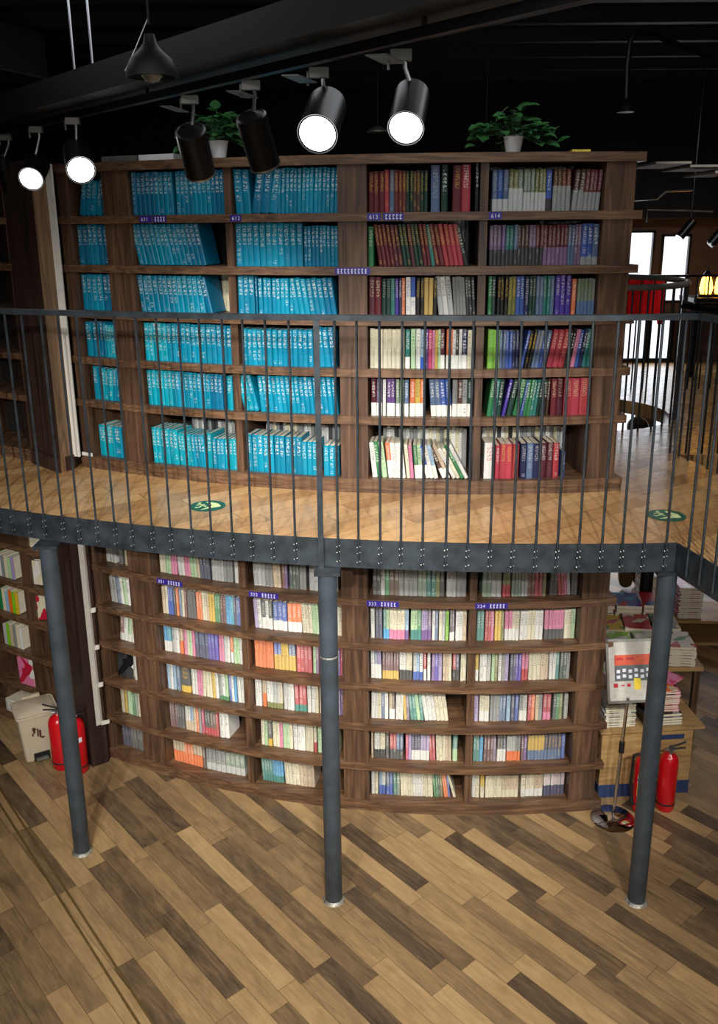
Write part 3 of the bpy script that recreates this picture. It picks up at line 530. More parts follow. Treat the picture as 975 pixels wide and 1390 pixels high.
Lw = {
 (0, 'A'): [(3, .05, .4, h, 0, [W]), (1, .5, .62, h, 0, ['black']), (1, .7, .85, h, 0, ['beige'])],
 (0, 'B'): [(6, .02, .24, h, 0, ['cream', 'palegreen', 'pink']), (7, .26, .52, h, -3, ['white', 'pink', 'palegreen', 'beige']), (3, .53, .64, h, -2, ['navy']), (7, .66, .9, h, 0, ['ltgrey', 'grey']), (2, .92, 1, h, 0, [W])],
 (0, 'C'): [(7, .05, .35, h, -2, ['ltgrey', 'grey', 'beige']), (2, .36, .42, h, 0, ['redbrown', 'purple']), (5, .44, .62, h, 0, ['dkgreen', 'grey']), (6, .65, .95, h, 0, ['ltgrey', 'grey'])],
 (0, 'D'): [(4, .03, .2, h, 0, ['dkgrey', 'ltgrey', 'green']), (4, .2, .4, h, 0, ['brown', 'grey']), (4, .4, .58, h, 0, ['grey', 'greygreen']), (4, .58, .76, h, 0, ['teal', 'olive', 'black']), (4, .78, .98, h, 0, ['ltgrey', 'grey'])],
 (0, 'E'): [(4, .05, .24, h, 0, ['greygreen', 'ltgrey']), (2, .25, .33, h, 0, ['olive'], 'red', .4), (5, .34, .5, h, 0, ['greygreen', 'ltgrey']), (5, .5, .68, h, 0, ['redbrown', 'crimson', 'olive']), (2, .72, .8, h, 0, ['black']), (4, .81, .93, h, -5, ['crimson', 'pink', 'ltgrey']), (2, .94, 1, h, 0, ['grey'])],
 (1, 'A'): [(6, .1, .78, .175, -3, ['ltgrey', 'bluegrey', 'white', 'palegreen', 'white']), (1, .8, .9, .18, -3, [W])],
 (1, 'B'): [(2, .02, .09, .18, 0, ['beige', 'cream']), (2, .09, .16, .18, 0, ['royal'], 'royal', .6), (1, .165, .19, .18, 0, ['black']), (1, .2, .23, .18, 0, ['orange']), (3, .24, .33, .18, 0, ['bluegrey', 'cream', 'redbrown']), (3, .34, .44, .18, 0, ['dkgrey'], 0, 0, 'grey'), (2, .45, .52, .18, 0, ['orange']), (3, .52, .6, .18, 0, ['cream', 'beige']),
            (2, .6, .67, .18, 0, ['yellow']), (2, .67, .73, .18, 0, ['green']), (2, .73, .8, .18, 0, ['maroon'], 0, 0, 'beige', 8), (3, .8, .89, .18, 0, ['sky', 'cyan']), (2, .89, .94, .18, 0, ['navy', 'bluegrey']), (2, .94, 1, .18, 0, ['royal'])],
 (1, 'C'): [(2, .04, .12, h, -2, ['lilac', W]), (3, .12, .24, h, 0, ['dkgrey', W, 'dkgrey'], 'white', .4), (3, .25, .4, h, 0, ['royal'], 'white', .35), (3, .41, .56, h, 0, ['orange'], 'white', .35), (5, .57, .75, h, -3, ['cream', 'palegreen']), (2, .76, .84, h, -3, ['brown', 'redbrown']), (3, .86, 1, h, 0, [W, 'cream'])],
 (1, 'D'): [(1, .01, .05, h, 0, [W]), (2, .06, .13, h, 0, ['navy'], 0, 0, 'ltgrey'), (2, .14, .2, h, 0, ['teal', 'palegreen'], 'sky', .35), (4, .2, .36, h, 0, ['cream'], 'pink', .33), (1, .365, .4, h, 0, ['paleblue'], 'purple', .33), (3, .42, .53, h, 0, ['palegreen', 'green'], 'teal', .35), (3, .53, .63, h, 0, ['lilac', 'mauve'], 'purple', .35),
            (2, .64, .7, h, 0, [W, 'bluegrey']), (2, .71, .77, h, 0, ['cream', 'ltgrey']), (1, .775, .81, h, 0, ['lime'], 0, 0, 'dkgrey'), (2, .82, .87, h, 0, ['dkgrey', 'mauve'], 'white', .3), (3, .88, .99, h, 0, [W, 'beige'])],
 (1, 'E'): [(2, .01, .08, h, 0, ['teal'], 0, 0, 'white', 10), (3, .09, .18, h, 0, ['red', 'pink'], 0, 0, 'white', 10), (3, .19, .28, h, 0, ['yellow', 'olive'], 0, 0, 'cream', 10), (4, .29, .43, h, 0, ['pink', 'cream'], 'white', .4), (6, .44, .67, h, 0, [W, 'cream', W]), (5, .69, .88, h, 0, ['pink'], 'dkgrey', .35), (3, .89, 1, h, 0, ['cream', 'palegreen'])],
 (2, 'A'): [(5, .28, .92, .175, 6, ['redbrown', W, 'palegreen', 'cream', W], 'white', .3)],
 (2, 'B'): [(3, .01, .1, .18, 0, ['sky', 'cyan'], 'white', .4), (2, .11, .2, .18, 0, ['ltgrey', W]), (1, .21, .25, .18, 0, ['beige'], 'orange', .5), (4, .26, .4, .18, 0, ['pink', 'cream', 'palegreen', 'pink']), (7, .41, .68, .18, 0, ['navy', 'violet'], 0, 0, 'paleblue', 12), (4, .69, .82, .18, 0, ['pink', 'ltgrey', W]), (1, .83, .86, .18, 0, ['orange'], 'white', .4), (4, .87, 1, .18, 0, ['palegreen', W, 'cream'])],
 (2, 'C'): [(5, .02, .23, h, 0, ['orange'], 0, 0, 'brown'), (6, .24, .48, h, 0, ['royal', 'yellow', 'bluegrey'], 'gold', .55), (4, .49, .66, h, 0, ['red', 'crimson']), (2, .67, .73, h, 0, ['palegreen', 'mauve']), (4, .74, .88, h, 0, ['pink', W, 'magenta']), (3, .89, 1, h, 0, ['purple', 'magenta'])],
 (2, 'D'): [(3, .01, .12, h, -1, [W, 'bluegrey', 'lilac'], 'white', .5), (6, .13, .3, h, 0, ['maroon'], 'gold', .3, 'ltgrey', 16), (4, .31, .44, h, 0, [W, 'cream'], 'black', .35), (3, .45, .55, h, 0, ['ltgrey', 'paleblue', W], 'royal', .3), (1, .56, .59, h, 0, ['red'], 'white', .4), (1, .6, .63, h, 0, [W]), (3, .64, .75, h, 0, ['purple', 'violet', 'lilac']),
            (3, .76, .85, h, 0, ['beige', 'cream']), (2, .86, .93, h, 0, ['red', 'navy'], 'black', .4), (2, .94, 1, h, 0, ['cream'])],
 (2, 'E'): [(1, .01, .04, h, 0, ['yellow'], 'white', .4), (3, .05, .16, h, 0, [W, 'ltgrey']), (2, .17, .23, h, 0, ['palegreen', 'olive']), (3, .24, .34, h, 0, [W, 'grey', 'lilac']), (4, .36, .47, h, 0, ['navy', 'violet']), (2, .48, .54, h, 0, ['pink'], 'red', .4), (5, .55, .75, h, 0, ['cream', 'beige']), (3, .76, .86, h, 0, [W, 'teal']), (3, .87, .97, h, 0, ['dkgreen', 'grey'])],
 (3, 'A'): [(3, .68, 1, .17, -1, [W, 'palegreen', W])],
 (3, 'B'): [(3, .01, .12, .18, 0, ['paleblue', 'white', 'paleblue']), (1, .14, .18, .18, 0, ['bluegrey']), (1, .19, .31, .185, 0, ['black'], 'yellow', .25, 'gold', 6), (5, .33, .5, .18, 0, [W, 'pink', 'cream']), (4, .51, .66, .18, -1, ['cream', 'yellow', W]), (3, .67, .78, .18, -1, ['grey', W, 'palegreen'], 'green', .15), (3, .79, .88, .18, -1, ['royal', W, 'sky']), (3, .89, 1, .18, -1, [W, 'cream'])],
 (3, 'C'): [(2, .01, .08, h, 0, [W]), (1, .09, .13, h, 0, ['beige'], 'orange', .5), (5, .14, .32, h, 0, [W, 'ltgrey', 'cream'], 'olive', .2), (3, .33, .45, h, 0, ['ltgrey', W]), (3, .46, .59, h, 0, ['crimson', 'red'], 'teal', .25), (3, .6, .72, h, 0, [W, 'cream']), (2, .73, .81, h, 0, ['beige', 'orange']), (4, .83, 1, h, 0, ['mauve', 'lilac', 'purple'])],
 (3, 'D'): [(5, .01, .19, .17, 0, [W, 'cream', 'bluegrey', W]), (2, .2, .26, .17, 0, ['beige', 'brown'], 'white', .4), (3, .27, .35, .165, 0, [W]), (2, .36, .42, .165, -3, ['yellow', 'mauve']), (4, .43, .57, .165, -6, ['teal', 'palegreen', 'teal']), (6, .58, .83, .165, -8, [W, 'cream'], 0, 0, 'dkgrey')],
 (3, 'E'): [(1, .01, .05, .17, 0, ['lilac']), (2, .06, .16, .17, 0, ['cream'], 'white', .4), (5, .17, .33, .17, 0, ['grey', 'bluegrey']), (1, .34, .38, .17, 0, ['paleblue']), (2, .39, .46, .17, 0, ['navy', 'royal']), (2, .47, .55, .17, 0, ['grey', 'ltgrey'], 'white', .4), (2, .56, .63, .17, 0, ['red', 'orange']), (2, .64, .71, .17, 0, ['beige', 'grey']), (2, .72, .8, .17, 0, ['crimson'], 'pink', .3), (3, .82, .92, .17, 0, ['dkgreen', 'green', 'olive']), (1, .94, .98, .165, 0, ['ltgrey'])],
 (4, 'A'): [(2, .12, .32, .17, 0, ['cream', 'yellow']), (4, .33, .68, .17, 0, ['palegreen', 'green', 'greygreen']), (3, .69, .95, .17, 0, ['cream', 'lilac', 'purple'])],
 (4, 'B'): [(6, .01, .2, .17, 0, ['maroon', 'black'], 0, 0, 'ltgrey'), (3, .21, .31, .17, 0, [W, 'paleblue'], 'beige', .4), (3, .32, .42, .17, 0, ['beige', 'orange', 'grey']), (1, .425, .455, .17, 0, ['magenta']), (4, .46, .6, .17, 0, ['black', 'brown'], 'red', .3, 'white'), (1, .6, .63, .17, 0, ['red']), (2, .65, .76, .17, -1, [W])],
 (4, 'C'): [(2, .05, .13, .168, 0, ['cream', 'palegreen']), (1, .135, .18, .168, 0, ['dkgrey'], 'yellow', .3), (6, .19, .42, .168, 0, ['cream', 'pink', 'palegreen', 'cream']), (5, .43, .65, .168, 0, [W, 'cream']), (1, .66, .69, .168, 0, ['cream'], 'red', .4), (6, .7, .94, .168, 0, ['palegreen', 'cream'])],
 (4, 'D'): [(1, .01, .03, .17, 0, ['beige']), (4, .04, .16, .17, 0, [W, 'cream'], 'black', .35), (1, .165, .2, .17, 0, ['black']), (4, .21, .35, .17, 0, ['red', 'bluegrey'], 'dkgrey', .4), (2, .38, .44, .17, 0, ['magenta', 'lilac']), (6, .44, .63, .17, 0, ['navy', 'lilac'], 'white', .4, 'ltgrey'), (2, .64, .7, .17, -3, ['red', 'crimson']), (5, .71, .87, .17, -2, ['cream', 'beige']), (1, .88, .93, .17, 0, ['teal'], 'palegreen', .5)],
 (4, 'E'): [(3, .01, .11, .165, 0, ['teal', 'sky']), (1, .12, .15, .165, 0, ['maroon']), (3, .155, .25, .165, 0, ['maroon', 'mauve']), (3, .26, .35, .165, 0, ['black', 'navy'], W, .5), (5, .36, .5, .165, 0, ['ltgrey', 'grey'], 'orange', .4), (2, .51, .57, .165, 0, ['maroon', 'purple']), (10, .58, .93, .165, 0, ['gold', 'navy'], 'bluegrey', .4, 'yellow'), (1, .94, .98, .165, 0, ['royal'])],
 (5, 'A'): [(9, .05, .98, .16, 0, ['navy', 'black', 'dkgrey'], 0, 0, 'ltgrey')],
 (5, 'B'): [(10, .02, .4, .15, -1, ['beige', 'orange', 'beige'], 'orange', .55), (1, .41, .44, .15, 0, ['brown']), (8, .45, .93, .15, 0, ['grey', 'greygreen'], 'ltgrey', .35)],
 (5, 'C'): [(8, .05, .3, .155, -2, ['teal', 'sky'], 'teal', .3), (8, .32, .66, .15, -3, ['cream', 'beige'])],
 (5, 'D'): [(2, .01, .08, .165, 0, [W, 'cream']), (2, .09, .16, .165, 0, ['paleblue', W], 'royal', .4), (2, .17, .24, .165, 0, ['bluegrey', 'royal'], 'royal', .35), (2, .25, .32, .165, -1, ['teal', 'greygreen']), (13, .33, .68, .165, -2, ['cream', W, 'cream']), (4, .69, .79, .165, -4, ['green', 'dkgreen', 'olive']), (3, .8, .87, .165, -7, ['orange', 'royal']), (1, .9, .93, .165, -16, ['cream'])],
 (5, 'E'): [(2, .01, .09, .16, 0, [W, 'cream']), (1, .1, .14, .16, 0, ['yellow'], 'cream', .5), (8, .15, .5, .155, 0, ['cream', 'beige'], 'cream', .35, 'brown'), (5, .53, .76, .155, 0, ['cream', 'beige'], 'white', .35, 'brown'), (6, .77, .99, .16, 0, [W, 'ltgrey'], 'navy', .45, 'pink')],
}
for (row, cell), g in Lw.items():
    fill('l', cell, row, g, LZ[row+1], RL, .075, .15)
low = sorted([k for k in ALL if k[1] == 'l'], key=lambda k: -k[0]); low_keep = low[:300]; rest = low[300:]
def put_book(k):
    size, kind, d, mat, lab, grp, row = k
    me = fill_mesh('book', [d]); nm = {'b': 'blue_book', 'u': 'hardback_book', 'l': 'paperback_book'}[kind]
    o = link(nm, me, 'cover'); o.matrix_world = mat; tag(o, lab, {'b': 'blue book', 'u': 'book', 'l': 'paperback'}[kind], grp)
    b = B(); t = d['t']; c = min(.0022, t*.12); box(b, d['x0']+c, d['x0']+t-c, .006, d['d']-.003, .002, d['h']-.003)
    obj('page_block', b, 'page', o)
for k in ALL:
    if k[1] != 'l': put_book(k)
for k in low_keep: put_book(k)
for k in rest: k[2]['mat'] = k[3]; k[2]['pages'] = True
me = fill_mesh('paperback_rows', [k[2] for k in rest]); o = link('paperback_rows', me, ['cover', 'page'])
tag(o, 'rows of thin paperbacks packed on the shaded ground-floor shelves below the balcony edge', 'paperbacks', kind='stuff')
# second row of pale books standing behind the front row
bk = []
for cell, row, f0, f1, hh in (('E', 0, .04, .85, .225), ('E', 1, .5, .95, .22), ('D', 1, .3, .95, .235), ('D', 3, .1, .85, .222), ('B', 5, .3, .98, .25), ('C', 5, .1, .95, .25), ('D', 5, .1, .98, .25), ('E', 5, .05, .9, .25), ('C', 2, .3, .9, .22), ('B', 2, .6, .95, .215), ('D', 2, .3, .7, .22)):
    a0, a1 = CELL[cell]; n = int((f1-f0)*26); w = (f1-f0)*(a1-a0)/n
    for i in range(n):
        t = w*math.pi/180*(RU-.24)*.95; aa = a0+(a1-a0)*f0+w*i
        k = spec(t, hh*random.uniform(.96, 1), .14, 0, random.choice(('ltgrey', 'white', 'grey', 'dkgrey', 'cream')), 'white', 0, 'dkgrey', 20, pages=True)
        k['mat'] = Matrix.Translation(P(aa, RU-.235, UZ[row+1]+.0005)) @ Matrix.Rotation(R(aa), 4, 'Z'); bk.append(k)
me = fill_mesh('back_row_books', bk); o = link('back_row_books', me, ['cover', 'page'])
tag(o, 'pale grey books in a second row behind the front books of the balcony bookcase', 'books', kind='stuff')
# extra: face-out photo book, shelf 4 narrow bay
def flat_art_book(name, label, w, h, t, mat, cols, grp=None, cat='book', spine=None):
    """a book whose front cover faces local -y (standing) ; t is thickness"""
    bm = bmesh.new(); L = [bm.loops.layers.float_color.new(q) for q in ('cov', 'ban', 'gly')]
    c = .0018
    box(bm, 0, w, 0, c, 0, h); box(bm, 0, w, t-c, t, 0, h); box(bm, 0, c, 0, t, 0, h)
    for f in bm.faces:
        for lp in f.loops:
            for q, l_ in zip(cols, L): lp[l_] = lin(PAL[q])
    me = bpy.data.meshes.new(name); bm.to_mesh(me); bm.free(); o = link(name, me, 'art'); o.matrix_world = mat; tag(o, label, cat, grp)
    b = B(); box(b, c, w-.003, c, t-c, .003, h-.003); obj('page_block', b, 'page', o); return o
aa = -28.75; flat_art_book('photo_book', 'black and white photo book facing out, narrow left bay of ground-floor bookcase', .12, .185, .02, Matrix.Translation(P(aa, RL-.07, LZ[4]+.001)) @ Matrix.Rotation(R(aa+8), 4, 'Z') @ Matrix.Rotation(R(-6), 4, 'X'), ('dkgrey', 'black', 'white'))
# ------------------------------------------------------------------ left pier, left bookcases, white strip
pc_u, pc_r = (-1.79, 5.15), (-1.725, 5.27)
pier = [(-1.80, 5.155), (-1.748, 5.262), (-1.73, 5.62), (-2.30, 5.90), (-2.05, 5.40)]
pier_low = [(-1.785, 5.11), (-1.695, 5.175), (-1.70, 5.62), (-2.30, 5.90), (-2.05, 5.40)]
b = B(); prism(b, pier_low, 0, FU-.11); prism(b, pier, FU, UZ[0]+.02)
dark = obj('wall_pier', b, ['wood_dark', 'wood_pier']); struct(dark)
for pl in dark.data.polygons:
    nrm_ = pl.normal
    if pl.center.z > FU and nrm_.y < -.2 and nrm_.x > .3: pl.material_index = 1
b = B(); prism(b, [(-1.812, 5.145), (-1.744, 5.25), (-1.748, 5.262), (-1.80, 5.165), (-2.05, 5.41), (-2.065, 5.39)], FU, FU+.09); struct(obj('baseboard_left', b, 'wood_dark'))
def left_case(name, label, z0, zs, ztop):
    t = thing(name, label, 'bookcase', (-2.6, 5.75, z0))
    p0 = Vector((-2.05, 5.41, 0)); d = Vector((-.86, .51, 0)).normalized(); q = p0+d*2.4; n = Vector((d.y, -d.x, 0)); n = n if n.y < 0 else -n
    def pr(a, b_, s0, s1, z0_, z1_, nm, mt):
        P0, P1 = p0+d*a, p0+d*b_
        c = [P0-n*s0, P0-n*s1, P1-n*s1, P1-n*s0]; bm = B(); prism(bm, [(v.x, v.y) for v in c], z0_, z1_); return part(nm, bm, mt, t)
    for z in zs: pr(0, 2.4, 0, .3, z-.04, z, 'shelf_board', 'wood_h')
    for a in (0.0, .62, 1.24, 1.86, 2.36): pr(a, a+.04 if a else .05, .02, .3, z0, ztop, 'upright', 'wood_v')
    if z0 < 1: pr(.2, .29, .02, .3, z0, ztop-.3, 'column', 'wood_v')
    pr(0, 2.4, .3, .315, z0, ztop, 'back_panel', 'back'); pr(0, 2.4, .01, .03, z0, zs[-1]-.03, 'plinth', 'wood_h')
    return p0, d, n
p0, dv, nv = left_case('side_bookcase', 'dark wood bookcase at the far left behind the beige bin, mostly empty shelves', 0, [z for z in LZ], FU-.12)
left_case('side_bookcase', 'dark empty bookcase at the far left edge of the balcony floor', FU, UZ, UZ[0])
rz = math.atan2(-dv.y, -dv.x)
def lbook(s, z, w, h, t, lean, cols, label, face=True, name='paperback_book', back=.04):
    p = p0+dv*s-nv*back
    m4 = Matrix.Translation((p.x, p.y, z+.001)) @ Matrix.Rotation(rz, 4, 'Z') @ Matrix.Rotation(R(lean), 4, 'Y')
    flat_art_book(name, label, w, h, t, m4, cols, 'paperbacks on the far left bookcase', 'paperback')
shelfn = {1: 'top', 2: 'second', 3: 'third', 4: 'fourth', 5: 'fifth'}
lbook(.20, LZ[1], .1, .17, .03, 4, ('white', 'cream', 'grey'), 'white face-out paperback just under the balcony edge, far left bookcase')
lbook(.22, LZ[2], .11, .17, .03, -7, ('cream', 'white', 'grey'), 'cream leaning paperback beside the left pillar, second lit shelf of left bookcase')
lbook(.21, LZ[3], .11, .17, .05, -12, ('crimson', 'cream', 'crimson'), 'crimson and cream leaning paperback beside the left pillar, far left bookcase')
lc = [('paleblue', 'lilac'), ('palegreen', 'white'), ('orange', 'yellow'), ('green', 'cream'), ('white', 'ltgrey')]
for r_, (z, cols) in enumerate(((LZ[2], ('lilac', 'palegreen', 'cream', 'grey', 'white', 'lime')), (LZ[3], ('yellow', 'lime', 'orange', 'paleblue', 'cream', 'green')), (LZ[4], ('white', 'cream', 'grey', 'beige', 'lime', 'ltgrey')))):
    for i, cc in enumerate(cols):
        lbook(.41+i*.034, z, .032, .165-.01*(i % 2), .13, 0, (cc, cc, 'white'), '%s narrow paperback, %s from right, %s of the far left bookcase' % (CNAME.get(cc, cc), ORD(i+1), ('second lit shelf', 'third lit shelf', 'fourth lit shelf')[r_]), back=.03)
lbook(.45, LZ[5]+.0, .15, .21, .01, -2, ('pink', 'crimson', 'white'), 'pink magazine with a red figure on its cover, above the bin', name='magazine', back=.02)
for i in range(6):
    p = p0+dv*(.62+.0*i)-nv*(.0); flat_art_book('magazine', 'white magazine lying in the pile behind the bin, %s from the bottom' % ORD(i+1), .2, .014, .25, Matrix.Translation((p.x, p.y, LZ[6]+.002+i*.0155)) @ Matrix.Rotation(rz+R(random.uniform(-5, 5)), 4, 'Z'), ('white', 'ltgrey', 'paleblue'), 'white magazines piled at far left', 'magazine')
# white edge strip in front of the narrow bays
t = thing('white_edge_strip', 'white painted angle strip running up the left end of the balcony bookcase', 'strip', P(-30.15, RU, FU))
b = B(); prism(b, [(-1.750, 5.252), (-1.708, 5.232), (-1.704, 5.24), (-1.708, 5.262), (-1.746, 5.266)], UZ[-1], UZ[0]); part('upright_strip', b, 'white', t)
b = B(); arc(b, -29.95, -29.0, RU+.002, RU+.012, UZ[-1], UZ[-1]+.02); part('foot_strip', b, 'white', t)
t = thing('white_edge_strip', 'white painted angle strip on the left end of the ground-floor bookcase', 'strip', P(-30.5, RL, .2))
b = B(); prism(b, [(-1.738, 5.126), (-1.712, 5.145), (-1.706, 5.162), (-1.732, 5.143)], .30, FU-.14); part('upright_strip', b, 'white', t)
b = B(); prism(b, [(-1.712, 5.142), (-1.665, 5.165), (-1.662, 5.175), (-1.706, 5.16)], .295, .32); part('foot_strip', b, 'white', t)
for z in LZ[2:5]:
    b = B(); prism(b, [(-1.71, 5.146), (-1.684, 5.16), (-1.68, 5.17), (-1.702, 5.164)], z-.03, z); part('tab', b, 'white', t)
# ------------------------------------------------------------------ things on top of the bookcase
def leaf(bm, p, d, up_, L, W_):
    d = d.normalized(); s = d.cross(up_).normalized(); u = s.cross(d)
    pts = [(0, 0, 0), (.12, .36, .04), (.38, .5, .07), (.72, .3, .03), (1, 0, -.1), (.72, -.3, .03), (.38, -.5, .07), (.12, -.36, .04), (.4, 0, -.02), (.72, 0, -.04)]
    v = [bm.verts.new(p+d*(a*L)+s*(b_*W_)+u*(c*L)) for a, b_, c in pts]
    for q in ((0, 1, 8), (1, 2, 8), (2, 3, 9, 8), (3, 4, 9), (4, 5, 9), (5, 6, 8, 9), (6, 7, 8), (7, 0, 8)): bm.faces.new([v[i] for i in q])
def plant(loc, label, w, h, seed, drop):
    rnd = random.Random(seed); t = thing('pothos_plant', label, 'plant', loc, 0, None)
    b = B(); lathe(b, [(0, 0), (.036, 0), (.05, .085), (.054, .09), (.05, .09), (.046, .08), (0, .078)], 20); obj('pot', b, 'acryl', t, True)
    b = B(); lathe(b, [(0, .079), (.045, .081), (0, .082)], 14); obj('soil', b, 'soil', t)
    b = B(); s = B()
    for i in range(85):
        a = rnd.uniform(0, 2*math.pi); rr = rnd.uniform(.02, 1)**.7*w; x, y = rr*math.cos(a), rr*math.sin(a)*.35
        z = .1+(h*(1-(rr/w)**1.6)*rnd.uniform(.2, 1)) - drop*(rr/w)**2*rnd.random()
        p = Vector((x, y, max(z, .05)))
        if i % 3 == 0: path(s, [(0, 0, .08), (x*.4, y*.4, p.z*.8+.04), p], .0014, 5)
        leaf(b, p, Vector((math.cos(a)+rnd.uniform(-.6, .6), math.sin(a)*.8-.5, rnd.uniform(-.7, .5))), Vector((0, -.5, 1)), rnd.uniform(.05, .08), rnd.uniform(.04, .062))
    obj('foliage', b, 'leaf', t); obj('stem', s, 'leaf', t)
q = P(-17.9, RU-.1, UZ[0]); plant(q, 'trailing green pothos in a white pot above the blue books', .20, .17, 3, .05)
q = P(.6, RU-.22, UZ[0]); plant(q, 'spreading green pothos in a white pot at right on top of the bookcase', .23, .15, 8, .08)
for i, (s0, s1, z, lb) in enumerate(((-26.4, -23.7, 0, 'flat grey box lying leftmost on top of the balcony bookcase'), (-23.4, -20.8, 0, 'flat pale box lying on top of the bookcase left of the plant'))):
    b = B(); arc(b, s0, s1, RU-.26, RU-.05, UZ[0]+.001, UZ[0]+.033); tag(obj('flat_box', b, 'acryl' if i else 'greyframe'), lb, 'box')
b = B(); box(b, -.05, .05, -.03, .03, 0, .03, bev=.004); o = obj('small_box', b, 'yellow'); o.location = P(5.2, RU-.3, UZ[0]); tag(o, 'small yellow box on top of the bookcase near its right end', 'box')
# round speaker-like dish lamps in the dark behind
# ------------------------------------------------------------------ ceiling kit
TD = (Vector((.45, 2.45, 0))-Vector((-2.05, 5.45, 0))).normalized(); TN = Vector((-TD.y, TD.x, 0)); ZT = EYE+.50
T0 = Vector((-2.6, 6.1, 0)); T1 = Vector((1.7, .95, 0))
tr = thing('lighting_track', 'black lighting track slung under the beam above the balcony rail', 'light track', (T0.x, T0.y, ZT))
b = B(); seg_box(b, T0, T1, .036, ZT, ZT+.03); part('rail_channel', b, 'black', tr)
b = B(); seg_box(b, Vector((-.04, 3.1, 0)), Vector((.72, 2.2, 0)), .008, ZT+.0, ZT+.01, .03); part('conductor_strip', b, 'silver', tr)
bmn = thing('hanging_beam', 'wide black beam hung from the dark ceiling by thin rods', 'beam', (0, 3.5, ZT+.1))
o2 = TN*-.0
b = B(); seg_box(b, T0+TN*-.02, T1+TN*-.02, .20, ZT+.055, ZT+.17); part('beam_body', b, 'ceilbeam', bmn)
for s in (.12, .3, .33, .56, .8):
    p = T0+(T1-T0)*s+TN*-.02; b = B(); tube(b, (p.x, p.y, ZT+.17), (p.x, p.y, CEIL), .006, n=6); part('rod', b, 'silver', bmn)
for s in (.15, .4, .65):
    p = T0+(T1-T0)*s; b = B(); tube(b, (p.x, p.y, ZT+.03), (p.x, p.y, ZT+.06), .008, n=6); part('hanger', b, 'black', tr)
def spotlamp(px_em, px_rear, Yr, Ye, adapt, label, lit, r=.05):
    E_ = at_y(px_em[0], px_em[1], Ye); Rr = at_y(px_rear[0], px_rear[1], Yr)
    d = (E_-Rr).normalized(); L = (E_-Rr).length
    top = Vector((adapt[0], adapt[1], ZT))
    t = thing('track_spotlight', label, 'spotlight', top)
    tilt = d.to_track_quat('Z', 'Y').to_matrix().to_4x4(); base = Matrix.Translation(Rr) @ tilt
    b = B(); lathe(b, [(0, .004), (r*.8, .004), (r*.86, 0), (r, .006), (r, L), (r*.9, L), (r*.86, L-.02), (0, L-.02)], 32); o = obj('lamp_body', b, 'black', None, True); o.matrix_world = base; adopt(o, t)
    b = B(); lathe(b, [(r*.86, L-.018), (r*.98, L+.001), (r*1.02, L+.003), (r*1.02, L-.006)], 32); o = obj('rim', b, 'silver' if not lit else 'black', None, True); o.matrix_world = base; adopt(o, t)
    b = B(); lathe(b, [(0, L+.012 if lit else L-.016), (r*.45, L+.009 if lit else L-.016), (r*.93, L-.003 if lit else L-.016), (r*.9, L-.019), (0, L-.019)], 32); o = obj('lens', b, 'lamp', None, True); o.matrix_world = base; adopt(o, t)
    b = B(); path(b, [top, (top.x, top.y, top.z-.05), Rr+d*.05+Vector((0, 0, r*.9))], .007, 8); part('arm', b, 'silver', t, True)
    b = B(); box(b, top.x-.045, top.x+.02, top.y-.014, top.y+.014, top.z-.03, top.z+.001); tube(b, (top.x-.05, top.y, top.z-.055), (top.x-.05, top.y, top.z-.01), .005, n=6); part('track_adapter', b, 'greyframe', t)
    return E_, d
em = []
em.append(spotlamp((16, 262), (3, 213), 5.35, 5.42, (-1.99, 5.40), 'black cylinder spotlight turned away at the far left end of the track', False, .045))
spotlamp((42, 243), (52, 222), 5.02, 4.85, (-1.67, 4.98), 'small glowing spotlight facing out, leftmost of the lit ones', True, .062)
spotlamp((110, 231), (104, 205), 4.64, 4.45, (-1.36, 4.60), 'glowing spotlight in front of the narrow bay of blue books', True, .067)
em.append(spotlamp((272, 234), (258, 176), 3.80, 3.93, (-.66, 3.87), 'black cylinder spotlight turned to the shelves, in front of the white plant pot', False, .063))
em.append(spotlamp((360, 224), (340, 156), 3.44, 3.54, (-.37, 3.50), 'black cylinder spotlight turned to the shelves, right beside the largest glowing lamp', False, .058))
spotlamp((431, 182), (445, 142), 3.26, 3.08, (-.11, 3.23), 'large glowing spotlight, second from right on the track', True, .066)
spotlamp((551, 174), (560, 128), 2.96, 2.80, (.15, 2.92), 'large glowing spotlight at the right end of the row of lamps', True, .054)
# small teal flags (barn-door plates) beside adapters
for x, y, Y in ((238, 148, 3.85), (330, 128, 3.5), (408, 107, 3.2), (525, 80, 2.9)):
    b = B(); p = at_y(x, y, Y); v = [bm_ for bm_ in ()]; box(b, -.055, .04, -.04, .04, -.002, .002); o = obj('reflector_plate', b, 'greyframe'); o.location = p
    tag(o, 'flat grey plate hung beside the track above the %s spotlight' % {238: 'left black', 330: 'right black', 408: 'second from right glowing', 525: 'rightmost glowing'}[x], 'plate', 'grey plates along the track')
    o.rotation_euler = (R(-12), R(6), R(-50))
# bell pendant
p = at_y(205, 80, 3.1); t = thing('bell_pendant_lamp', 'dark bell shaped pendant lamp hanging at the upper left', 'pendant lamp', p)
b = B(); lathe(b, [(.016, .072), (.022, .045), (.036, .026), (.066, .0), (.082, -.036), (.084, -.055), (.08, -.055), (.062, -.006), (.014, .036)], 32); obj('shade', b, 'ceilbeam', t, True)
b = B(); lathe(b, [(0, -.02), (.03, -.032), (.034, -.05), (.022, -.065), (0, -.072)], 16); obj('bulb', b, 'greyframe', t, True)
b = B(); tube(b, (0, 0, .1), (0, 0, CEIL-p.z), .004, n=6); obj('cord', b, 'rubber', t); b = B(); path(b, [(0, 0, .12), (-.045, 0, .035), (-.085, 0, -.035)], .002, 5); obj('stay_wire', b, 'silver', t)
b = B(); box(b, X0, X1, Y1-.35, Y1-.002, EYE+.02, CEIL-.09); struct(obj('trim_3', b, 'ceil'))
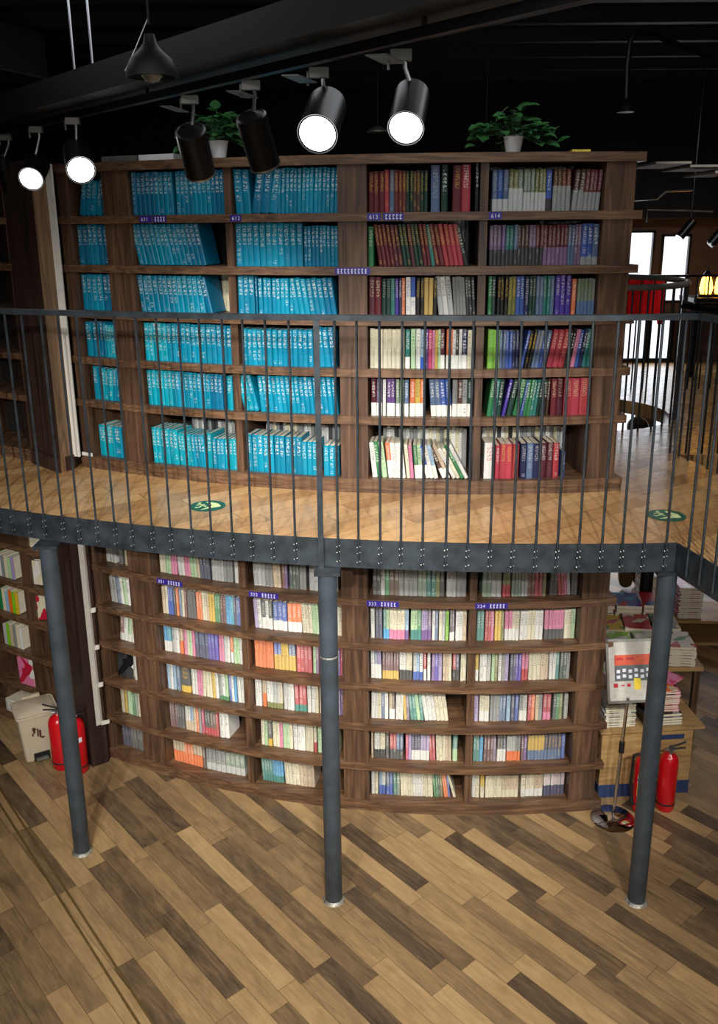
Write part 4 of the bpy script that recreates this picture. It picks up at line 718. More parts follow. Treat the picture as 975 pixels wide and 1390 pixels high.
# ceiling beams, ducts, pipes
b = B()
for i in range(16):
    y = .2+i*.6; box(b, X0, X1, y, y+.07, CEIL-.09, CEIL)
struct(obj('trim_2', b, 'ceilbeam'))
t = thing('air_duct', 'wide dark grey air duct near the ceiling at the upper left', 'duct', (-3.0, 6.3, EYE+.9)); t.rotation_euler = (0, 0, R(-20))
b = B(); box(b, -1.4, 1.0, -.25, .25, 0, .28, bev=.01); obj('duct_body', b, 'duct', t); b = B()
for k in range(4): box(b, -1.2+k*.65, -1.17+k*.65, -.26, .26, -.01, .29)
obj('flange', b, 'ceilbeam', t)
def pipe(pts, r, lab, mat='black', nm='ceiling_pipe'):
    b = B(); path(b, pts, r, 8); return tag(obj(nm, b, mat, None, True), lab, 'pipe')
pipe([at_y(850, 152, 5.6), at_y(852, 90, 5.6), at_y(856, 55, 5.6), at_y(866, 44, 5.6), at_y(885, 46, 5.5), at_y(930, 65, 5.2), at_y(990, 85, 4.9)], .016, 'bent black pipe arching under the ceiling at the upper right')
pipe([at_y(640, 28, 3.2), at_y(790, -8, 2.9)], .018, 'straight dark pipe slanting across the top of the photo', 'ceilbeam')
pipe([at_y(860, 272, 7.5), at_y(892, 270, 7.5), at_y(905, 260, 7.5), at_y(940, 258, 7.6)], .008, 'thin stepped grey conduit above the far window', 'silver')
pipe([at_y(878, 302, 7.5), at_y(879, 284, 7.5), at_y(968, 287, 7.5)], .008, 'thin grey conduit bending down beside the bookcase end', 'silver')
for i, (x, y, Y, w) in enumerate(((895, 226, 6.6, .24), (945, 230, 6.7, .3), (968, 238, 6.4, .2))):
    p = at_y(x, y, Y); b = B(); box(b, -w/2, w/2, -.3, .3, 0, .015); o = obj('ceiling_panel', b, 'plaster'); o.location = p; tag(o, ('left', 'middle', 'right')[i]+' pale grey panel of the three hung beyond the bookcase top', 'ceiling panel', 'pale panels under the far ceiling')  # window reflection on the ceiling tiles put into the pale grey colour
p = at_y(850, 140, 5.6); b = B(); lathe(b, [(0, 0), (.05, 0), (.06, .03), (.04, .07), (0, .08)], 16); o = obj('pipe_cap', b, 'black', None, True); o.location = p-Vector((0, 0, .05)); tag(o, 'black round fitting at the lower end of the arched pipe', 'fitting')
for i, (x, y, Y, r_) in enumerate(((513, 178, 6.2, .075), (660, 177, 6.2, .11))):
    p = at_y(x, y, Y); t = thing('dish_lamp', ('unlit pale dish lamp between the two large glowing spotlights', 'unlit grey dish lamp left of the right-hand plant')[i], 'lamp', p)
    b = B(); lathe(b, [(0, .03), (r_*.3, .03), (r_, 0), (r_, -.008), (r_*.3, .015), (0, .015)], 28); obj('shade', b, 'greyframe', t, True)
    b = B(); tube(b, (0, 0, .03), (0, 0, CEIL-p.z), .004, n=6); obj('cord', b, 'rubber', t)
for x, y, Y, lab in ((975, 320, 7.0, 'black cylinder spotlight hanging at the right edge of the photo'), (932, 312, 7.4, 'small lit spotlight left of the brown wall beyond the bookcase')):
    p = at_y(x, y, Y); t = thing('far_spotlight', lab, 'spotlight', p); b = B(); tube(b, (-.05, 0, -.06), (.05, 0, .07), .035, n=16); obj('lamp_body', b, 'black', t, True)
    b = B(); tube(b, (-.057, 0, -.068), (-.05, 0, -.06), .03, n=16); obj('lens', b, 'lamp' if x < 960 else 'silver', t, True)
    b = B(); tube(b, (.03, 0, .05), (.03, 0, CEIL-p.z), .006, n=6); obj('rod', b, 'black', t)
# ------------------------------------------------------------------ upper floor, far right
sr = thing('stairwell_railing', 'curved railing with grey handrail round the stairwell behind the bookcase', 'railing', (1.75, 6.8, FU))
b = B(); n = 40
for i in range(n):
    t0, t1 = 2*math.pi*i/n, 2*math.pi*(i+1)/n
path(b, [(1.75+.7*math.cos(2*math.pi*i/n), 6.8+.7*math.sin(2*math.pi*i/n), FU+1.0) for i in range(n+1)], .022, 8); part('handrail', b, 'greyframe', sr, True)
for i in range(36):
    a = 2*math.pi*i/36; x, y = 1.75+.7*math.cos(a), 6.8+.7*math.sin(a); b = B(); tube(b, (x, y, FU), (x, y, FU+1.0), .007, n=6); part('baluster', b, 'black', sr)
fr_ = thing('far_railing', 'straight black railing behind the red banner', 'railing', (3, 7.75, FU))
b = B(); box(b, 2.2, 5.5, 7.73, 7.77, FU+.97, FU+.99); part('handrail', b, 'black', fr_)
for i in range(33):
    x = 2.22+i*.1; b = B(); tube(b, (x, 7.75, FU), (x, 7.75, FU+.97), .007, n=6); part('baluster', b, 'black', fr_)
hr = thing('opening_railing', 'black railing along the floor opening at the right edge', 'railing', (2.2, 5.3, FU))
b = B(); path(b, [(2.0, 5.5, FU+.93), (4.4, 5.36, FU+.93)], .018, 6); part('handrail', b, 'black', hr)
b = B(); path(b, [(2.0, 5.5, FU+.93), (2.14, 4.92, FU+.93), (4.4, 4.56, FU+.93)], .018, 6); part('handrail', b, 'black', hr)
for i in range(24):
    x = 2.0+i*.1; y = 5.5-.0058*i; b = B(); tube(b, (x, y, FU), (x, y, FU+.93), .007, n=6); part('baluster', b, 'black', hr)
for i in range(1, 7):
    x, y = 2.0+.14*i/6, 5.5-.58*i/6; b = B(); tube(b, (x, y, FU), (x, y, FU+.93), .007, n=6); part('baluster', b, 'black', hr)
for i in range(1, 22):
    x, y = 2.14+.1*i, 4.92-.016*i; b = B(); tube(b, (x, y, FU), (x, y, FU+.93), .007, n=6); part('baluster', b, 'black', hr)
# red banner: hanging cloth with folds
b = B(); pl, pr_ = at_y(845, 378, 7.70), at_y(906, 376, 7.70); NB = 36; rows = []
for j in range(5):
    rows.append([b.verts.new((pl.x+(pr_.x-pl.x)*i/NB, 7.69+.006*math.sin(i*1.1), pl.z-(.34+(.05 if i > 30 else 0))*j/4)) for i in range(NB+1)])
for j in range(4):
    for i in range(NB): b.faces.new((rows[j][i], rows[j][i+1], rows[j+1][i+1], rows[j+1][i]))
bmesh.ops.solidify(b, geom=b.faces[:], thickness=.003)
tag(obj('red_banner', b, 'banner', None, True), 'red cloth banner draped on the far railing behind the bookcase end', 'banner')
# lanterns on a dark table
t = thing('console_table', 'dark console table along the brown wall carrying amber lanterns', 'table', (3.75, 8.55, FU))
b = B(); box(b, -.62, .8, -.2, .2, .70, .74); obj('tabletop', b, 'black', t)
for x in (-.58, .76):
    for y in (-.17, .17): b = B(); box(b, x-.02, x+.02, y-.02, y+.02, 0, .70); obj('leg', b, 'black', t)
for i, x in enumerate((958, 978)):
    p = at_y(x, 400, 8.5); p.z = FU+.74; t = thing('lantern', ('amber glowing cage lantern, left one on the console table', 'amber glowing lantern cut by the right edge of the photo')[i], 'lantern', p)
    b = B(); lathe(b, [(0, .03), (.05, .03), (.06, .08), (.045, .17), (.03, .19), (0, .19)], 16); obj('glass', b, 'amber', t, True)
    b = B(); lathe(b, [(.0, 0), (.07, 0), (.07, .025), (0, .025)], 16); lathe(b, [(0, .19), (.05, .19), (.015, .24), (0, .24)], 16)
    for k in range(6):
        a = k*math.pi/3; path(b, [(.068*math.cos(a), .068*math.sin(a), .02), (.085*math.cos(a), .085*math.sin(a), .1), (.045*math.cos(a), .045*math.sin(a), .2)], .004, 5)
    tube(b, (0, 0, .24), (0, 0, .31), .006, n=6); obj('cage', b, 'black', t)
# floor stickers
def sticker(x, y, r_, label, rz_):
    p = at_z(x, y, FU); t = thing('floor_exit_sticker', label, 'floor sticker', (p.x, p.y, FU+.0005), rz_, 'green exit stickers on the balcony floor')
    b = B(); lathe(b, [(0, 0), (r_, 0), (r_, .0015), (0, .0015)], 40); obj('disc', b, 'green', t)
    b = B(); prism(b, [(r_*q[0], r_*q[1]) for q in ((-.45, -.62), (.72, -.28), (.62, .25), (.12, .72), (-.02, .72), (.28, -.02))], .0016, .0024); obj('arrow', b, 'limeyellow', t)
    b = B(); s = r_
    for a, c, w in (((-.35, .45), (-.28, .1), .06), ((-.28, .1), (-.5, -.15), .045), ((-.28, .1), (-.08, -.1), .045), ((-.34, .38), (-.12, .25), .035), ((-.34, .38), (-.6, .25), .035), ((-.5, -.15), (-.7, -.1), .04)):
        seg_box(b, Vector((a[0]*s, a[1]*s, 0)), Vector((c[0]*s, c[1]*s, 0)), w*2*s, .0016, .0024)
    lathe(b, [(0, .0016), (.09*s, .0016), (.09*s, .0024), (0, .0024)], 12, (-.38*s, .6*s, 0)); obj('running_figure', b, 'palegreen' if 'palegreen' in M else 'limeyellow', t)
sticker(282, 687, .095, 'round green exit sticker with arrow on the floor before the blue books', R(15))
sticker(905, 700, .095, 'round green exit sticker on the floor at the right end of the balcony', R(-10))
# ------------------------------------------------------------------ ground floor things, left
t = thing('pedal_bin', 'beige plastic pedal bin beside the red extinguishers', 'bin', at_z(54, 1021, 0), R(30))
def frust(bm, w0, d0, w1, d1, z0, z1, rr=.025, n=4):
    def ring(w, d, z):
        out = []
        for sx, sy, a0 in ((1, 1, 0), (-1, 1, 90), (-1, -1, 180), (1, -1, 270)):
            for k in range(n+1):
                a = R(a0+90*k/n); out.append(bm.verts.new((sx*(w/2-rr)+rr*math.cos(a), sy*(d/2-rr)+rr*math.sin(a), z)))
        return out
    A, C = ring(w0, d0, z0), ring(w1, d1, z1); m_ = len(A)
    for i in range(m_): bm.faces.new((A[i], A[(i+1) % m_], C[(i+1) % m_], C[i]))
    bm.faces.new(A[::-1]); bm.faces.new(C)
b = B(); frust(b, .20, .17, .255, .235, 0, .335); obj('bin_body', b, 'beige', t, True)
b = B(); frust(b, .275, .255, .275, .255, .335, .352, .03); frust(b, .255, .235, .2, .18, .352, .372, .03); obj('lid', b, 'beige', t, True)
b = B(); box(b, -.06, .06, .125, .15, .33, .37); obj('hinge_block', b, 'beige', t)
b = B(); box(b, -.05, .05, -.102, -.075, .0, .055); o = obj('pedal_recess', b, 'rubber', t); b = B(); box(b, -.04, .04, -.13, -.09, .012, .026, bev=.004); obj('pedal', b, 'greyframe', t)
b = B(); Mx = Matrix.Translation((-.045, -.1125, .2)) @ Matrix.Rotation(R(5.5), 4, 'X')
for x0_, x1_, z0_, z1_ in ((0, .02, .04, .062), (.004, .016, .02, .04), (.028, .036, -.01, .05), (.042, .052, -.02, .035), (-.004, .004, 0, .02), (.05, .07, -.03, -.02)): box(b, x0_, x1_, -.003, .0, z0_, z1_, Mx)
obj('brown_emblem', b, 'brownprint', t)
def extinguisher(x, y, r_, h_, label, rz_=0, lab=True, hose=True, px=True):
    loc = at_z(x, y, 0) if px else Vector((x, y, 0)); t = thing('fire_extinguisher', label, 'fire extinguisher', loc, rz_)
    b = B(); lathe(b, [(0, .012), (r_*.7, .012), (r_*.82, 0), (r_, .02), (r_, h_*.78), (r_*.93, h_*.84), (r_*.7, h_*.895), (r_*.35, h_*.925), (r_*.28, h_*.95), (0, h_*.95)], 32); obj('cylinder_body', b, 'red', t, True)
    b = B(); lathe(b, [(r_*1.0, .05), (r_*1.03, .052), (r_*1.03, .06), (r_*1.0, .062)], 32); obj('base_band', b, 'rubber', t, True)
    b = B(); tube(b, (0, 0, h_*.94), (0, 0, h_), .016, n=14); tube(b, (-.03, 0, h_*.975), (.03, 0, h_*.975), .009, n=8); obj('valve', b, 'silver', t, True)
    for dz, sl in ((0, .012), (.022, .03)):
        b = B(); path(b, [(-.01, -.005, h_+dz*.6), (.035, -.01, h_+dz+.005), (.085, -.015, h_+dz+sl)], .006, 6); obj('lever', b, 'rubber', t)
    b = B(); tube(b, (0, -.016, h_*.97), (0, -.028, h_*.97), .013, n=14); obj('gauge', b, 'silver', t)
    if hose: b = B(); path(b, [(-.02, 0, h_*.97), (-.05-r_*.5, -.01, h_*.98), (-r_-.025, -.01, h_*.8), (-r_-.03, -.01, h_*.5), (-r_-.012, -.01, h_*.22), (-r_-.006, -.01, h_*.12)], .009, 8); obj('hose', b, 'rubber', t, True)
    if lab:
        def wrap(a0, a1, z0, z1, mt, nm, rr):
            b = B(); arc(b, a0, a1, rr-.001, rr, z0, z1, (0, 0), 6); return obj(nm, b, mt, t)
        if lab == 'yb':
            wrap(-60, 20, h_*.3, h_*.66, 'yellow', 'instruction_label', r_+.0012); wrap(-60, 20, h_*.52, h_*.62, 'print', 'white_panel', r_+.0018); wrap(-60, 20, h_*.56, h_*.6, 'blueink', 'blue_band', r_+.0024); wrap(-45, 0, h_*.36, h_*.44, 'green', 'green_print', r_+.0018)
        else: wrap(-10, 55, h_*.58, h_*.66, 'print', 'instruction_label', r_+.0012)
    return t
extinguisher(86, 1040, .066, .42, 'red fire extinguisher next to the beige bin, left of the pillar', R(200), False, False)
extinguisher(107, 1046, .068, .42, 'red fire extinguisher with white label, right of the left pillar', 0, 'w', False)
# brass strips in the floor
for (a_, c_), lb in ((((-2.9, 5.55), (-.9, 3.0)), 'pair of thin brass strips set in the floor at the left'), (((1.95, 6.45), (3.6, 4.4)), 'thin brass strip set in the floor at the right')):
    b = B(); seg_box(b, Vector((*a_, 0)), Vector((*c_, 0)), .012, 0, .003); 
    if a_[0] < 0: seg_box(b, Vector((a_[0]+.04, a_[1]+.03, 0)), Vector((c_[0]+.04, c_[1]+.03, 0)), .012, 0, .003)
    tag(obj('floor_strip', b, 'brass'), lb, 'floor strip')
# ------------------------------------------------------------------ ground floor things, right
# poster stand
p = at_z(832, 1112, 0); t = thing('poster_stand', 'chrome poster stand with round base and framed poster behind the right pillar', 'sign stand', (p.x, p.y, 0), R(4))
b = B(); lathe(b, [(0, 0), (.125, 0), (.13, .006), (.118, .016), (.05, .024), (.02, .034), (0, .034)], 40); obj('round_base', b, 'chrome', t, True)
b = B(); tube(b, (0, 0, .03), (.03, 0, .82), .0095, n=16); obj('pole', b, 'chrome', t, True)
b = B(); tube(b, (.0175, 0, .46), (.019, 0, .53), .016, n=16); obj('height_clamp', b, 'rubber', t, True)
fm = Matrix.Translation((.06, -.01, .79)) @ Matrix.Rotation(R(-18), 4, 'X')
def fpart(nm, mt, *bxs, par=None):
    b = B()
    for q in bxs: box(b, *q, fm)
    return obj(nm, b, mt, par or t)
pf = fpart('poster_frame', 'greyframe', (-.15, .15, -.004, .016, 0, .014), (-.15, .15, -.004, .016, .35, .365), (-.15, -.136, -.004, .016, 0, .365), (.136, .15, -.004, .016, 0, .365))
ps = fpart('poster', 'paper', (-.137, .137, .004, .008, .012, .352), par=pf)
def ppart(nm, mt, *bxs): return fpart(nm, mt, *bxs, par=pf)
ppart('poster_heading', 'orange', (-.1, .137, .002, .004, .215, .275))
ppart('poster_picture', 'greyprint', (-.1, .137, .002, .004, .125, .215))
ppart('poster_marks', 'print', *[(-.09+i*.035, -.07+i*.035, .001, .002, .14+j*.032+.006*(i%2), .158+j*.032+.006*(i%2)) for i in range(6) for j in range(2)])
ppart('poster_marks', 'redprint', (-.11, -.085, .001, .004, .09, .112), (-.065, -.045, .001, .004, .097, .103), (-.03, -.01, .001, .004, .092, .11), (-.09, -.05, .001, .002, .245, .262), (-.03, .01, .001, .002, .245, .26))
ppart('poster_marks', 'yellow', (.01, .05, .001, .004, .075, .14))
# wooden display box
p = Vector((1.69, 4.76, 0)); t = thing('display_box', 'pale wooden display box with a blue stripe carrying magazine piles', 'display box', p, R(5))
b = B(); box(b, -.22, .36, 0, .5, .06, .46, bev=.004); obj('box_body', b, 'ply', t); b = B(); box(b, -.222, .362, -.003, .5, .0, .09); obj('blue_stripe', b, 'bluebase', t); b = B(); box(b, -.24, .42, -.02, .52, .46, .475); obj('top_board', b, 'ply', t)
b = B(); box(b, .15, .30, -.004, 0, .39, .42); obj('blue_tag', b, 'bluebase', t)
t = thing('display_table', 'low display table piled with colourful picture books', 'table', (1.95, 5.75, 0), R(0))
b = B(); box(b, -.3, .35, -.42, .4, .55, .58); obj('tabletop', b, 'ply', t)
for x in (-.27, .32):
    for y in (-.38, .36): b = B(); box(b, x-.02, x+.02, y-.02, y+.02, 0, .55); obj('leg', b, 'wood_v', t)
def flat_pile(x, y, z, w, d, n, th, cols, where, grp, rz_=0, cat='magazine', nm='magazine', jit=1.):
    """n flat books, spine to the front, each its own object"""
    for i in range(n):
        c = cols[i % len(cols)] if i < n-1 else cols[-1]
        bm = bmesh.new(); L = [bm.loops.layers.float_color.new(q) for q in ('cov', 'ban', 'gly')]
        cc = min(.0012, th*.12)
        box(bm, -w/2, w/2, -d/2, d/2, 0, cc); box(bm, -w/2, w/2, -d/2, d/2, th-cc, th); box(bm, -w/2, -w/2+cc, -d/2, d/2, 0, th)
        for f in bm.faces:
            for lp in f.loops:
                for q, l_ in zip(c, L): lp[l_] = lin(PAL[q])
        me = bpy.data.meshes.new(nm); bm.to_mesh(me); bm.free(); o = link(nm, me, 'art')
        o.location = (x+random.uniform(-.006, .006)*jit, y+random.uniform(-.006, .006)*jit, z+i*(th+.0006)+.0006); o.rotation_euler = (0, 0, rz_+R(random.uniform(-2.5, 2.5))*jit)
        pos = 'topmost' if i == n-1 else 'bottom' if i == 0 else ORD(i+1)+' from bottom'
        tag(o, '%s %s, %s in %s' % (CNAME.get(c[0], c[0]), nm.replace('_', ' '), pos, where), cat, grp)
        b = B(); box(b, -w/2+cc, w/2-.002, -d/2+.002, d/2-.002, cc, th-cc); obj('page_block', b, 'page', o)
zt = .4755
WW = [('white', 'ltgrey', 'grey'), ('cream', 'white', 'grey'), ('ltgrey', 'white', 'olive')]
flat_pile(1.58, 4.90, zt, .19, .24, 11, .013, WW, 'pile on display box left of the pillar', 'magazines on the display box', R(3))
flat_pile(1.585, 5.16, zt, .2, .22, 9, .02, [('green', 'white', 'yellow'), ('white', 'palegreen', 'pink')], 'pile behind the poster stand on the display box', 'magazines on the display box')
flat_pile(1.84, 4.93, zt, .24, .28, 4, .018, [('black', 'dkgrey', 'grey'), ('dkgrey', 'black', 'grey'), ('black', 'dkgrey', 'grey')], 'dark lower pile right of the pillar', 'books on the display box', R(6), 'book', 'large_book')
flat_pile(1.85, 4.94, zt+.076, .2, .24, 9, .014, [('crimson', 'maroon', 'pink'), ('maroon', 'crimson', 'pink')], 'crimson pile right of the pillar', 'books on the display box', R(4), 'book', 'large_book')
flat_pile(1.83, 4.92, zt+.076+.133, .18, .2, 1, .006, [('orange', 'orange', 'beige')], 'orange leaflet on the crimson pile', None, R(12))
flat_pile(1.93, 5.0, zt+.076+.141, .14, .16, 1, .006, [('pink', 'pink', 'magenta')], 'pink leaflet at the corner of the crimson pile', None, R(40))
flat_pile(1.86, 5.26, zt, .22, .2, 11, .016, [('green', 'white', 'lime'), ('white', 'palegreen', 'green')], 'green and white pile at the display box back', 'magazines on the display box', R(-8))
zt2 = .5805
rc = ['crimson', 'orange', 'yellow', 'green', 'royal', 'pink', 'white', 'teal', 'lime', 'purple', 'red', 'sky']
k = 0
names2 = ['front left', 'front middle', 'front right', 'centre left', 'centre', 'centre right', 'back left', 'back middle', 'back right']
tops = [('lime', 'white', 'purple'), ('white', 'palegreen', 'green'), ('white', 'green', 'crimson'), ('yellow', 'crimson', 'green'), ('crimson', 'white', 'red'), ('dkgreen', 'green', 'yellow'), ('pink', 'white', 'crimson'), ('royal', 'sky', 'red'), ('red', 'crimson', 'royal')]
for j in range(3):
    for i in range(3):
        x, y = 1.76+i*.2, 5.46+j*.27; n_ = 7 if j == 0 else 6 if j == 1 else 7
        low_ = [(random.choice(rc), 'white', random.choice(rc)) for _ in range(3)]
        cs = [(('dkgrey', 'grey', 'white') if j == 0 else low_[q % 3]) for q in range(n_-1)]+[tops[k]]
        flat_pile(x, y, zt2, .18, .24, n_, .02+.004*j, cs, '%s pile on the low display table' % names2[k], 'picture books on the low display table', R(random.uniform(-12, -4)), 'book', 'picture_book'); k += 1
# bench with magazine stacks far right
t = thing('display_bench', 'low open wooden bench under the magazine stacks at the right edge', 'bench', (2.42, 6.82, 0), R(-4))
b = B(); box(b, -.13, .95, 0, .4, .2, .225); obj('top_board', b, 'ply', t); b = B(); box(b, -.13, -.10, 0, .4, 0, .2); obj('side_board', b, 'ply', t); b = B(); box(b, .92, .95, 0, .4, 0, .2); obj('side_board', b, 'ply', t)
b = B(); box(b, -.1, .92, .0, .4, 0, .025); obj('bottom_board', b, 'ply', t); b = B(); box(b, -.1, .92, .38, .4, .025, .2); obj('back_board', b, 'back', t)
flat_pile(2.48, 6.96, .226, .21, .24, 22, .0165, [('ltgrey', 'white', 'grey'), ('white', 'paleblue', 'grey'), ('ltgrey', 'crimson', 'grey')], 'tall magazine stack on the wooden bench', 'magazines on the bench')
flat_pile(2.78, 6.94, .226, .2, .22, 15, .018, [('crimson', 'pink', 'white'), ('navy', 'white', 'grey'), ('pink', 'crimson', 'white')], 'magazine stack at the right photo edge', 'magazines on the bench')
extinguisher(869, 1098, .054, .40, 'red fire extinguisher with yellow label and hose, left of the right pillar', R(10), 'yb', True)
extinguisher(902, 1097, .056, .42, 'red fire extinguisher standing right of the right pillar', 0, False, False)
# dark column behind
b = B(); tube(b, (0, 0, 0), (0, 0, FU-.11), .05, n=24); o = obj('dark_column', b, 'black', None, True); o.location = (2.22, 6.35, 0); tag(o, 'slim black column behind the book table, beside the person', 'column')
# ------------------------------------------------------------------ person walking behind the book table
def skin_obj(name, verts, edges, radii, mat, par, sub=2):
    me = bpy.data.meshes.new(name); me.from_pydata(verts, edges, []); o = link(name, me, None)
    md = o.modifiers.new('s', 'SKIN'); md.use_smooth_shade = True
    for i, r_ in enumerate(radii): v = me.skin_vertices[0].data[i]; v.radius = (r_, r_) if not isinstance(r_, tuple) else r_; v.use_root = (i == 0)
    sb = o.modifiers.new('u', 'SUBSURF'); sb.levels = sub; sb.render_levels = sub
    bpy.context.view_layer.update(); m2 = bpy.data.meshes.new_from_object(o.evaluated_get(bpy.context.evaluated_depsgraph_get()))
    bpy.data.objects.remove(o); m2.materials.clear(); o = link(name, m2, mat, par)
    for q in m2.polygons: q.use_smooth = True
    return o
pp = at_z(848, 811, 0)
pe = thing('person', 'person in khaki trousers and brown shoes standing behind the book table', 'person', (pp.x, pp.y, 0), R(0))
Vb = [(0, 0, .95), (0, 0, 1.1), (0, 0, 1.3), (0, 0, 1.42), (0, 0, 1.5), (0, -.01, 1.6), (0, -.01, 1.68),
      (.17, 0, 1.4), (.22, .02, 1.14), (.2, -.06, .9), (-.17, 0, 1.4), (-.22, .02, 1.14), (-.2, -.08, .92)]
Eb = [(0, 1), (1, 2), (2, 3), (3, 4), (4, 5), (5, 6), (3, 7), (7, 8), (8, 9), (3, 10), (10, 11), (11, 12)]
Vb += [(.1, 0, .9), (.11, -.03, .5), (.13, .05, .1), (-.06, 0, .9), (-.03, -.02, .5), (0, .0, .1)]; Eb += [(0, 13), (13, 14), (14, 15), (0, 16), (16, 17), (17, 18)]
Rb = [.13, .115, .14, .07, .05, .085, .07, .055, .042, .028, .055, .042, .028, .08, .055, .04, .08, .055, .04]
# hands: palm with five fingers each
for sx, wi in ((1, 9), (-1, 12)):
    w = Vector(Vb[wi]); pi = len(Vb); Vb.append((w.x, w.y-.02, w.z-.06)); Eb.append((wi, pi)); Rb.append(.03)
    for k, (oy, ln) in enumerate(((-.03, .05), (-.012, .065), (.006, .07), (.024, .06))):
        a_ = len(Vb); Vb.append((w.x, w.y-.02+oy*1.2, w.z-.1)); Vb.append((w.x-sx*.012, w.y-.02+oy*1.3, w.z-.1-ln)); Eb += [(pi, a_), (a_, a_+1)]; Rb += [.009, .008]
    a_ = len(Vb); Vb.append((w.x-sx*.02, w.y-.055, w.z-.06)); Vb.append((w.x-sx*.03, w.y-.07, w.z-.1)); Eb += [(pi, a_), (a_, a_+1)]; Rb += [.011, .009]
skin_obj('body', Vb, Eb, Rb, 'skin', pe)
skin_obj('trousers', [(0, 0, .98), (.1, 0, .88), (.11, -.03, .5), (.13, .05, .12), (-.06, 0, .88), (-.03, -.02, .5), (0, 0, .1)], [(0, 1), (1, 2), (2, 3), (0, 4), (4, 5), (5, 6)], [.15, .1, .078, .068, .1, .08, .07], 'khaki', pe)
skin_obj('shirt', [(0, 0, .98), (0, 0, 1.15), (0, 0, 1.32), (0, 0, 1.43), (.17, 0, 1.4), (.22, .02, 1.14), (-.17, 0, 1.4), (-.22, .02, 1.14)], [(0, 1), (1, 2), (2, 3), (3, 4), (4, 5), (3, 6), (6, 7)], [.16, .135, .155, .075, .07, .058, .07, .058], 'shirt', pe)
b = B(); bmesh.ops.create_uvsphere(b, u_segments=20, v_segments=12, radius=.098, matrix=Matrix.Translation((0, .02, 1.66))); 
for v in b.verts:
    if v.co.y < -.045 and v.co.z < 1.69: v.co.y = -.045
obj('hair', b, 'hair', pe, True)
b = B(); tube(b, (0, -.085, 1.62), (0, -.115, 1.6), .01, .012, 8); obj('nose', b, 'skin', pe, True)
for x in (-.035, .035):
    b = B(); bmesh.ops.create_uvsphere(b, u_segments=10, v_segments=6, radius=.01, matrix=Matrix.Translation((x, -.09, 1.64))); obj('eye', b, 'print', pe, True)
    b = B(); bmesh.ops.create_uvsphere(b, u_segments=10, v_segments=6, radius=.022, matrix=Matrix.Translation((x*2.6, 0, 1.62)) @ Matrix.Diagonal((.4, .8, 1.2, 1))); obj('ear', b, 'skin', pe, True)
b = B(); box(b, -.025, .025, -.1, -.09, 1.565, 1.573); obj('mouth', b, 'redprint', pe)
for x, y in ((.13, .05), (0, 0)):
    b = B(); frust(b, .09, .26, .085, .25, 0, .03, .04); frust(b, .085, .25, .06, .13, .03, .085, .03)
    for v in b.verts: v.co.x += x; v.co.y += y-.05 
    obj('shoe', b, 'shoe', pe, True)
# ------------------------------------------------------------------ lights
def spot(loc, to, W_, ang, size=.04, blend=.6, col=(1, .97, .93)):
    l = bpy.data.lights.new('spot', 'SPOT'); l.energy = W_; l.spot_size = R(ang); l.spot_blend = blend; l.shadow_soft_size = size; l.color = col
    o = bpy.data.objects.new('ceiling_or_fill_spot', l); COL.objects.link(o); o.location = loc
    o.rotation_euler = (Vector(to)-Vector(loc)).to_track_quat('-Z', 'Y').to_euler(); return o
spot((2.3, 3.2, FU-.2), (1.9, 5.3, .5), 50, 75, .05, .8)     # added fill spot that brightens the book tables, no real lamp
spot((2.6, 5.2, CEIL-.3), (2.6, 7.69, FU+.8), 60, 60, .05, .8)  # added spot aimed at the red banner to brighten it
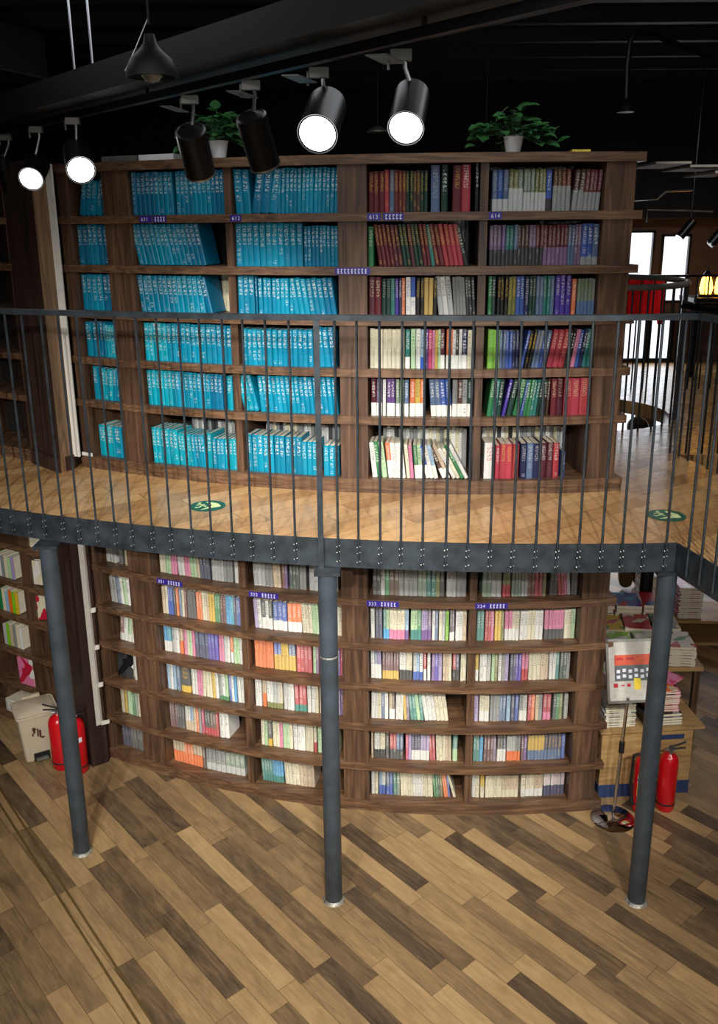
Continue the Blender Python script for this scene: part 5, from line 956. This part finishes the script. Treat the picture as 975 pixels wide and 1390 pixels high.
# the two turned-away track spots
for (E_, d), w in zip(em, (10, 38, 38)): spot(E_+d*.03, E_+d, w, 70, .03, .8)
ZL = EYE+1.05
for x, y, tx, w_, an in ((-1.7, -1.9, -1.3, 880, 33), (-.6, -1.7, -.6, 800, 33), (.6, -.8, .35, 560, 38), (1.6, -.4, 1.15, 470, 40)):
    spot((x, y, ZL), (tx, 4.7, EYE-1.85), w_, an, .05, .9)
a = bpy.data.lights.new('area', 'AREA'); a.shape = 'RECTANGLE'; a.size = 6; a.size_y = 2; a.energy = 42; a.color = (.95, .97, 1)
o = bpy.data.objects.new('front_fill_light', a); COL.objects.link(o); o.location = (0, Y0+.1, 2.4); o.rotation_euler = (R(90), 0, 0)  # added soft fill behind the camera; the front wall has no window
for x, tx, ty in ((-1.2, -.8, 3.9), (.2, .1, 3.6), (1.5, .9, 3.9)):
    spot((x, .6, ZL), (tx, ty+.2, 0), 330, 50, .05, .9, (1, .94, .84))
a = bpy.data.lights.new('area', 'AREA'); a.shape = 'RECTANGLE'; a.size = 5; a.size_y = 2.5; a.energy = 62; a.color = (1, .97, .95)
o = bpy.data.objects.new('ceiling_fill_light', a); COL.objects.link(o); o.location = (0, .8, CEIL-.12)  # added broad overhead fill, not a fixture of the black ceiling
a = bpy.data.lights.new('area', 'AREA'); a.shape = 'RECTANGLE'; a.size = 4; a.size_y = 1; a.energy = 22; a.color = (.92, .96, 1)
o = bpy.data.objects.new('ceiling_fill_light', a); COL.objects.link(o); o.location = (0, 4.0, CEIL-.12)  # added fill that lifts the bookcase top and the plants
# daylight through the windows
for x, z, sx, sz, w in ((2.6, .95, 2.4, 1.6, 13), (3.05, FU+.7, .6, 1.3, 4.5)):
    a = bpy.data.lights.new('area', 'AREA'); a.shape = 'RECTANGLE'; a.size = sx; a.size_y = sz; a.energy = w; a.color = (.88, .94, 1)
    o = bpy.data.objects.new('window_daylight', a); COL.objects.link(o); o.location = (x, Y1-.06, z); o.rotation_euler = (R(-90), 0, 0)
wd = bpy.data.worlds.new('w'); S.world = wd; wd.use_nodes = True; wd.node_tree.nodes['Background'].inputs[0].default_value = (.6, .6, .66, 1); wd.node_tree.nodes['Background'].inputs[1].default_value = .05
S.view_settings.view_transform = 'Standard'; S.view_settings.look = 'None'; S.view_settings.exposure = .12; S.view_settings.gamma = 1; S.view_settings.use_curve_mapping = False
